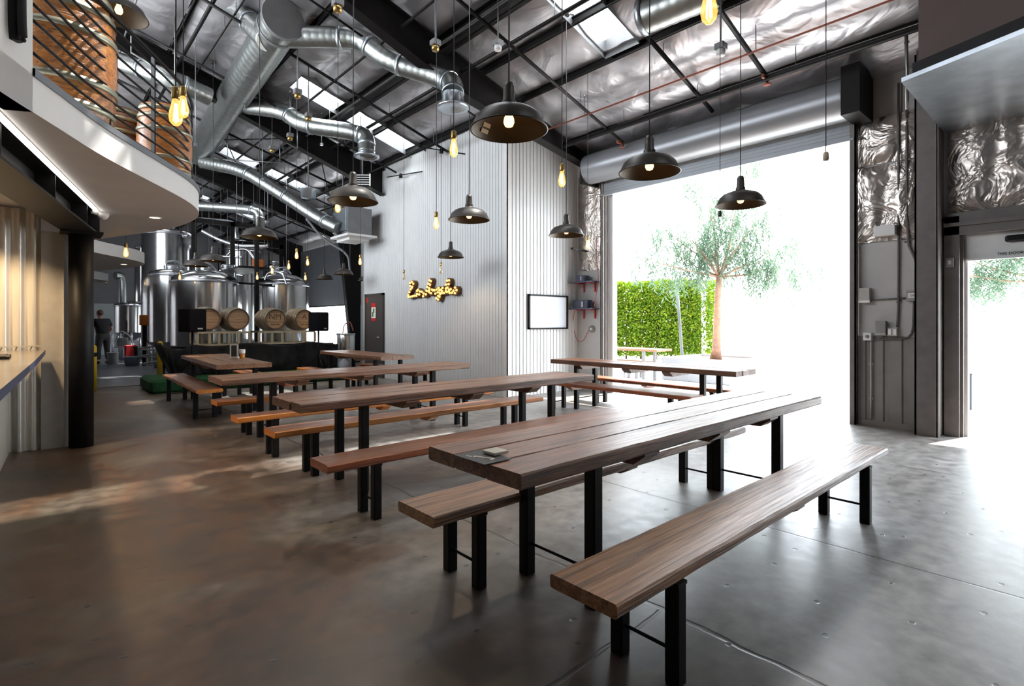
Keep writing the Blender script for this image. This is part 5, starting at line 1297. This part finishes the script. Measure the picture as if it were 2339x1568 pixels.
# buckets
p = atz(258, 833, .012); t = thing('bucket', 'white plastic bucket beside the person in black', 'bucket', p)
MB().lathe([(0,.005),(.13,.005),(.135,.0),(.155,.37),(.165,.37),(.165,.385),(.148,.385),(.13,.02)], p, 28).build('body', M['bucket'], t); MB().tube([(p.x+.16*math.cos(a), p.y+.16*math.sin(a)-.02, p.z+.36-.1*math.sin(a)) for a in [k*PI/10 for k in range(11)]], .004, 6).build('handle', M['steel_pipe'], t)
p = atz(303, 836, .012); t = thing('tub', 'blue grey plastic tub on the brewing floor', 'tub', p)
MB().lathe([(0,.005),(.17,.005),(.175,0),(.235,.27),(.255,.275),(.255,.29),(.22,.285),(.16,.02)], p, 32).build('body', M['tub'], t); MB().lathe([(.236,.262),(.258,.27),(.258,.292),(.238,.29)], p, 32).build('rim', M['tub'], t)
p = atz(301, 830, .012); p = Vector((p.x, p.y+.2, .012)); t = thing('jerry_can', 'dark red container behind the tub', 'container', p)
MB().rbox(p+Vector((0,0,.30)), (.34,.26,.58), .04).build('body', M['red'], t); MB().lathe([(0,0),(.035,0),(.035,.05),(0,.05)], p+Vector((.06,0,.585)), 12).build('cap', M['white_plastic'], t)
MB().cbox(p+Vector((.12,-.132,.3)), (.10,.01,.5)).build('black_panel', M['black_steel'], t)
# bollards
for u, v, lab in ((213, 893, 'yellow safety bollard beside the black post'), (366, 866, 'yellow safety bollard at the left corner of the stage')):
    p = atz(u, v, 0); 
    t = thing('bollard', lab, 'bollard', p, 'yellow bollards')
    MB().lathe([(0,0),(.062,0),(.062,.86),(.05,.895),(.025,.91),(0,.912)], p, 24).build('post', M['yellow'], t)
    if u < 300: MB().lathe([(.0625,.68),(.064,.68),(.064,.76),(.0625,.76)], p, 24).build('band', M['black_steel'], t)
# blue water jug and carton by the far table
p = atz(786, 852, 0); t = thing('water_jug', 'blue jug with white cap on the floor behind the far table', 'jug', p)
MB().lathe([(0,0),(.12,0),(.13,.03),(.13,.28),(.05,.36),(.04,.40),(0,.40)], p, 22).build('body', M['tub'], t); MB().lathe([(0,.39),(.05,.39),(.05,.45),(0,.45)], p, 16).build('cap', M['white_plastic'], t)

# ================================================================== PERSON (seen from behind, leaning over the work)
def skinmesh(verts, edges, name, mat, parent, base, rz, sub=2):
    me = bpy.data.meshes.new(name+'_cage'); me.from_pydata([v[0] for v in verts], edges, [])
    o = bpy.data.objects.new(name+'_cage', me); COL.objects.link(o)
    sk = o.modifiers.new('skin', 'SKIN'); sk.use_smooth_shade = True
    for i, d in enumerate(me.skin_vertices[0].data):
        r = verts[i][1]; d.radius = r if isinstance(r, tuple) else (r, r); d.use_root = (i == 0)
    ss = o.modifiers.new('sub', 'SUBSURF'); ss.levels = sub; ss.render_levels = sub
    bpy.context.view_layer.update(); dg = bpy.context.evaluated_depsgraph_get()
    nm = bpy.data.meshes.new_from_object(o.evaluated_get(dg)); bpy.data.objects.remove(o); bpy.data.meshes.remove(me)
    nm.name = name; nm.materials.clear(); nm.materials.append(mat)
    for pl in nm.polygons: pl.use_smooth = True
    q = bpy.data.objects.new(name, nm); COL.objects.link(q); q.parent = parent
    return q
pp = atz(236, 831, .012)
person = thing('person', 'person seen from behind in black shirt and charcoal trousers beside the kettle', 'person', pp)
V = []; E = []
def vtx(p, r, par=None):
    V.append((p, r)); i = len(V)-1
    if par is not None: E.append((par, i))
    return i
pel = vtx((0,0,.93), (.16,.12)); bel = vtx((0,.04,1.10), (.155,.115), pel); che = vtx((0,.10,1.30), (.17,.12), bel); nk0 = vtx((0,.15,1.45), (.075,.07), che)
nk = vtx((0,.18,1.51), .055, nk0); hd0 = vtx((0,.205,1.57), (.07,.08), nk); hd = vtx((0,.225,1.65), (.078,.095), hd0); ht = vtx((0,.225,1.72), (.05,.06), hd)
nose = vtx((0,.335,1.615), .014, hd0)
for s in (-1, 1):
    ear = vtx((s*.088,.215,1.62), .014, hd0)
    sh = vtx((s*.19,.11,1.40), .065, che); el = vtx((s*.30,.10,1.14), .045, sh); wr = vtx((s*.245,.27,.97), .03, el); pm = vtx((s*.235,.32,.93), (.038,.02), wr)
    for k, (dx, ln) in enumerate(((-.028,.062),(-.009,.072),(.010,.068),(.027,.055))):
        k0 = vtx((s*.235+dx,.352,.905), .0095, pm); k1 = vtx((s*.235+dx,.352+ln*.5,.905-ln*.35), .0085, k0); vtx((s*.235+dx,.352+ln*.62,.905-ln*.85), .0075, k1)
    th = vtx((s*.235-s*.042,.325,.93), .011, pm); vtx((s*.235-s*.055,.362,.905), .009, th)
    hp = vtx((s*.095,0,.88), .105, pel); kn = vtx((s*.125,.04,.50), .062, hp); an = vtx((s*.135,-.01,.10), .042, kn); to = vtx((s*.15,.14,.035), (.045,.032), an)
skinmesh(V, E, 'body', M['skin'], person, pp, 0)
V = []; E = []
pel = vtx((0,.0,.80), (.20,.165)); bel = vtx((0,.04,1.10), (.19,.15), pel); che = vtx((0,.10,1.31), (.215,.165), bel); nk0 = vtx((0,.145,1.45), (.10,.095), che)
for s in (-1, 1):
    sh = vtx((s*.19,.11,1.40), .092, che); vtx((s*.27,.105,1.20), .072, sh)
skinmesh(V, E, 'shirt', M['tee'], person, pp, 0)
V = []; E = []
wst = vtx((0,.02,1.06), (.17,.14)); pel = vtx((0,0,.93), (.18,.145), wst); 
for s in (-1, 1):
    hp = vtx((s*.1,0,.84), .125, pel); kn = vtx((s*.125,.04,.50), .088, hp); vtx((s*.135,-.01,.12), .072, kn)
skinmesh(V, E, 'trousers', M['trousers'], person, pp, 0)
pr_ = []
for k in range(13):
    q = -PI*.36 + (PI*.86)*k/12; pr_.append((math.cos(q), math.sin(q)))
mb = MB(); mb.lathe(pr_, (0,0,0), 20); mb.v = [(x*.094+pp.x, y*.108+.192+pp.y+.12*min(0,z)*.094, z*.105+1.665+pp.z) for x, y, z in mb.v]; mb.build('hair', M['hair'], person)
for s in (-1, 1):
    V = []; E = []
    a = vtx((s*.135,-.05,.045), .05); b = vtx((s*.145,.06,.045), .05, a); vtx((s*.155,.17,.035), (.048,.035), b)
    skinmesh(V, E, 'shoe', M['black_steel'], person, pp, 0)
    e = MB().lathe([(0,-.011),(.008,-.008),(.011,0),(.008,.008),(0,.011)], Vector((s*.032,.305,1.645)) + pp, 10).build('eye', M['white_plastic'], person)
person.rotation_euler = (0, 0, math.radians(20))

# ================================================================== OUTSIDE
def leaf(mb, p, d, L, w):
    d = d.normalized(); s = d.cross(Vector((random.uniform(-1,1),random.uniform(-1,1),random.uniform(-.4,1)))); s = s.normalized() if s.length > .01 else d.orthogonal().normalized()
    mb.add([p, p+d*L*.45+s*w, p+d*L, p+d*L*.45-s*w], [(0,1,2,3)])
def shrub(label, x, y, r, h, n=3400):
    t = thing('hedge_shrub', label, 'shrub', (0,0,0), 'tall clipped hedge beyond the paving'); mb = MB()
    for i in range(n):
        a = random.uniform(0,2*PI); z = .12 + (h-.12)*random.random()**.9; rr = r*(.25+.75*random.random()**.5)
        p = Vector((rr*math.cos(a), rr*math.sin(a), z)); d = Vector((math.cos(a), math.sin(a), random.uniform(-.5,.9)))
        leaf(mb, p, d, random.uniform(.08,.16), random.uniform(.025,.045))
    mb.build('foliage', M['leaf_hedge'], t, fix=False)
    mb = MB(); mb.tube([(0,0,0),(.02,.01,h*.4),(-.01,.02,h*.9)], [.04,.032,.012], 8); mb.tube([(.02,.01,.1),(.12,.08,h*.5)], [.02,.012], 6); mb.build('stem', M['hedge_bark'], t)
    return t
H0, H1 = Vector((18.55,10.1,0)), Vector((15.3,13.1,0)); NH = 9
base = shrub('hedge shrub at the free right end of the hedge', 0, 0, .52, 2.95, 4600); base.location = H0
names = ['second hedge shrub from the free right end', 'hedge shrub standing left of the leaning grey pole', 'fourth hedge shrub from the free right end', 'fifth hedge shrub from the free right end', 'hedge shrub behind the right end of the outdoor bench set', 'hedge shrub next to the yellowest patch of the hedge', 'leftmost fully visible hedge shrub beside the door reveal', 'hedge shrub mostly hidden behind the left edge of the roller door']
for k in range(1, NH):
    p = H0.lerp(H1, k/(NH-1)); dup(base, (p.x+random.uniform(-.05,.05), p.y+random.uniform(-.05,.05), 0), random.uniform(0,6.28), names[k-1], sc=random.uniform(.95,1.02))
a, b = atd(1546, 645, 17.2), atd(1560, 822, 17.2); b.z = 0
t = thing('leaning_pole', 'grey pole leaning in front of the hedge', 'pole', b); MB().tube([b, a], .05, 12).build('shaft', M['dark_pole'], t); MB().lathe([(0,0),(.12,0),(.12,.02),(.06,.04),(0,.04)], b, 16).build('foot', M['grey_steel'], t)
# planter and tree
t = thing('planter_box', 'pale concrete planter holding the slender tree', 'planter', (12.1,6.2,0))
px0, px1, py0, py1, pz = 11.2, 13.0, 5.42, 7.1, .53
mb = MB(); mb.box(px0,py0,0,px1,py0+.12,pz).box(px0,py1-.12,0,px1,py1,pz).box(px0,py0+.12,0,px0+.12,py1-.12,pz).box(px1-.12,py0+.12,0,px1,py1-.12,pz); mb.build('wall', M['planter'], t)
MB().box(px0+.1,py0+.1,.1,px1-.1,py1-.1,pz-.04).build('soil', M['soil'], t)
def tree(label, loc, sc=1.0):
    t = thing('slender_tree', label, 'tree', (0,0,0)); random.seed(23)
    tips = []; mb = MB()
    mb.tube(bend([Vector((0,0,0)),Vector((.03,-.02,.6)),Vector((.02,-.03,1.3)),Vector((.06,-.05,1.9))],1), [.16,.135,.115,.105,.10,.095,.09,.085][:8], 12) if False else mb.tube([(0,0,0),(.02,-.01,.25),(.03,-.02,.8),(.03,-.03,1.4),(.07,-.05,1.95)], [.14,.10,.085,.075,.07], 12)
    mb.build('trunk', M['bark'], t)
    mb = MB(); top = Vector((.07,-.05,1.93))
    br = [(Vector((-.75,.65,.45)),1.15),(Vector((-.45,.4,1.0)),1.5),(Vector((.1,.05,1)),2.0),(Vector((.6,-.5,.9)),1.6),(Vector((.9,-.7,.4)),1.3),(Vector((.2,.5,.9)),1.5),(Vector((-.2,-.5,1.0)),1.5),(Vector((-.9,.75,.75)),1.9),(Vector((.75,-.6,1.2)),2.0),(Vector((-.1,.15,1.3)),2.3),(Vector((1.1,-.9,.75)),2.1),(Vector((1.0,-.85,.3)),2.4),(Vector((-1.0,.85,.4)),2.1),(Vector((.1,0,1.2)),2.8)]
    for d, L in br:
        d = d.normalized(); p = top.copy(); pts = [p.copy()]
        for k in range(4):
            d2 = (d + Vector((random.uniform(-.25,.25),random.uniform(-.25,.25),random.uniform(-.15,.15)))).normalized(); p = p + d2*L/4; pts.append(p.copy())
            if k >= 1: tips += [p + Vector((random.uniform(-.2,.2),random.uniform(-.2,.2),random.uniform(-.12,.15))) for _ in range(4)]
        mb.tube(pts, [.03,.022,.015,.009,.005], 7)
    mb.build('branch', M['bark'], t)
    mb = MB()
    for p in tips:
        for s in range(random.randint(2,3)):
            q = p + Vector((random.uniform(-.22,.22),random.uniform(-.22,.22),random.uniform(-.1,.2))); d = Vector((random.uniform(-.4,.4),random.uniform(-.4,.4),-1))
            for k in range(random.randint(8,16)):
                q = q + d.normalized()*.05; d = d + Vector((random.uniform(-.2,.2),random.uniform(-.2,.2),-.05))
                for e in (-1,1): leaf(mb, q, Vector((e*random.uniform(.3,1),random.uniform(-.8,.8),-random.uniform(.4,1.1))), random.uniform(.09,.17), .014)
    mb.build('foliage', M['leaf_tree'], t, fix=False)
    t.location = loc; return t
tr = tree('slender drooping tree with pink bark in the planter outside', (11.86, 6.08, pz-.04))
tr2 = dup(tr, (19.6, .95, 0), 2.1, 'tree whose branches droop across the top of the right doorway', sc=1.25)
# outdoor picnic set
def outdoor(label, x, y0, y1, w, z, cat, name, part):
    t = thing(name, label, cat, (x,(y0+y1)/2,0)); L = y1-y0
    mb = MB(); k = 3 if w > .4 else 1
    for i in range(k): mb.rbox((x-w/2+(i+.5)*w/k, (y0+y1)/2, z-.025), (w/k-.006, L, .05), .006)
    mb.build(part, M['outdoor_wood'], t)
    for y in (y0+.4, y1-.4):
        for s in (-1,1): MB().box(x+s*w*.36-.03,y-.03,0,x+s*w*.36+.03,y+.03,z-.05).build('leg', M['grey_steel'], t)
        MB().tube([(x-w*.36,y,.12),(x+w*.36,y,.12)], .01, 6).build('strut', M['grey_steel'], t)
    return t
outdoor('orange wood outdoor table before the hedge', 10.45, 6.55, 9.6, .62, .76, 'table', 'picnic_table', 'tabletop')
outdoor('orange outdoor bench nearer the doorway', 9.85, 6.75, 9.6, .28, .44, 'bench', 'bench', 'seat')
outdoor('orange outdoor bench nearer the hedge', 10.98, 7.2, 9.9, .28, .44, 'bench', 'bench', 'seat')
p = atz(2211, 935, 0); t = thing('bollard', 'blue grey square post standing outside the right doorway', 'bollard', p); MB().rbox(p+Vector((0,0,.275)), (.11,.11,.55), .01).build('post', M['blue_post'], t); MB().rbox(p+Vector((0,0,.555)), (.125,.125,.02), .008).build('cap', M['blue_post'], t)

# ================================================================== LIGHT
w = bpy.data.worlds.new('World'); SC.world = w; w.use_nodes = True
bg = w.node_tree.nodes['Background']; bg.inputs[0].default_value = (.85,.925,1.0,1); bg.inputs[1].default_value = 12.0
S = bpy.data.lights.new('sun', 'SUN'); S.energy = 22; S.angle = .02; S.color = (1,.95,.87)
so = bpy.data.objects.new('sun', S); COL.objects.link(so)
so.rotation_euler = Vector((-.42,.118,-1)).to_track_quat('-Z', 'Y').to_euler()
def portal(name, loc, size, direction):
    L = bpy.data.lights.new(name, 'AREA'); L.shape = 'RECTANGLE'; L.size, L.size_y = size; L.cycles.is_portal = True
    o = bpy.data.objects.new(name, L); COL.objects.link(o); o.location = loc
    z = -Vector(direction); y = Vector((0,0,1)) if abs(z.z) < .9 else Vector((0,1,0)); x = y.cross(z).normalized(); y = z.cross(x)
    o.rotation_euler = Matrix((x, y, z)).transposed().to_euler()
portal('portal_roller_door', (WX+.2, (D1A+D1B)/2, D1T/2), (D1B-D1A, D1T), (-1,0,0))
portal('portal_doorway', (WX+.2, .1, 1.05), (2.0, 2.1), (-1,0,0))
portal('portal_added_sky_opening', (-3.1, 10.5, 4.5), (10, 3.4), (1,0,0))  # added opening out of view, sky fill for the white wall
def lampspot(x, y, z, e, size=2.0, col=(1,.72,.42)):
    L = bpy.data.lights.new('bar_downlight', 'SPOT'); L.energy = e; L.color = col; L.spot_size = size; L.shadow_soft_size = .06; L.spot_blend = .6
    o = bpy.data.objects.new('bar_downlight', L); COL.objects.link(o); o.location = (x,y,z)
for x, y in ((-.45,7.0),(-1.2,6.9),(-.6,5.0)):
    lampspot(x, y, ZS0-.03, 230)
    t = thing('ceiling_downlight', 'recessed downlight over the bar counter', 'light', (x,y,ZS0-.004), 'downlights over the bar')
    MB().lathe([(.05,0),(.07,0),(.07,.006),(.05,.006)], (x,y,ZS0-.006), 20).build('trim_ring', M['white_plastic'], t); MB().lathe([(0,0),(.05,0)], (x,y,ZS0-.003), 20).build('lens', M['downlight'], t)
# ================================================================== CAMERA
cam = bpy.data.cameras.new('camera'); co = bpy.data.objects.new('camera', cam); COL.objects.link(co)
cam.sensor_fit = 'HORIZONTAL'; cam.sensor_width = 36; cam.lens = 36*F/2339
cam.shift_y = -(784-HY)/2339
cam.clip_start = .05; cam.clip_end = 300
co.location = (0,0,EYE); co.rotation_euler = (PI/2, 0, TH - PI/2)
SC.camera = co
SC.view_settings.view_transform = 'Standard'; SC.view_settings.look = 'None'; SC.view_settings.gamma = 1.0; SC.view_settings.use_curve_mapping = False
SC.view_settings.exposure = -0.12
cy = SC.cycles
cy.max_bounces = 6; cy.diffuse_bounces = 4; cy.glossy_bounces = 3; cy.transparent_max_bounces = 6; cy.transmission_bounces = 2
cy.use_adaptive_sampling = True; cy.adaptive_threshold = .03
cy.sample_clamp_indirect = 4.0; cy.caustics_reflective = False; cy.caustics_refractive = False
cy.use_denoising = True
for m_ in bpy.data.materials: m_.cycles.emission_sampling = 'NONE'
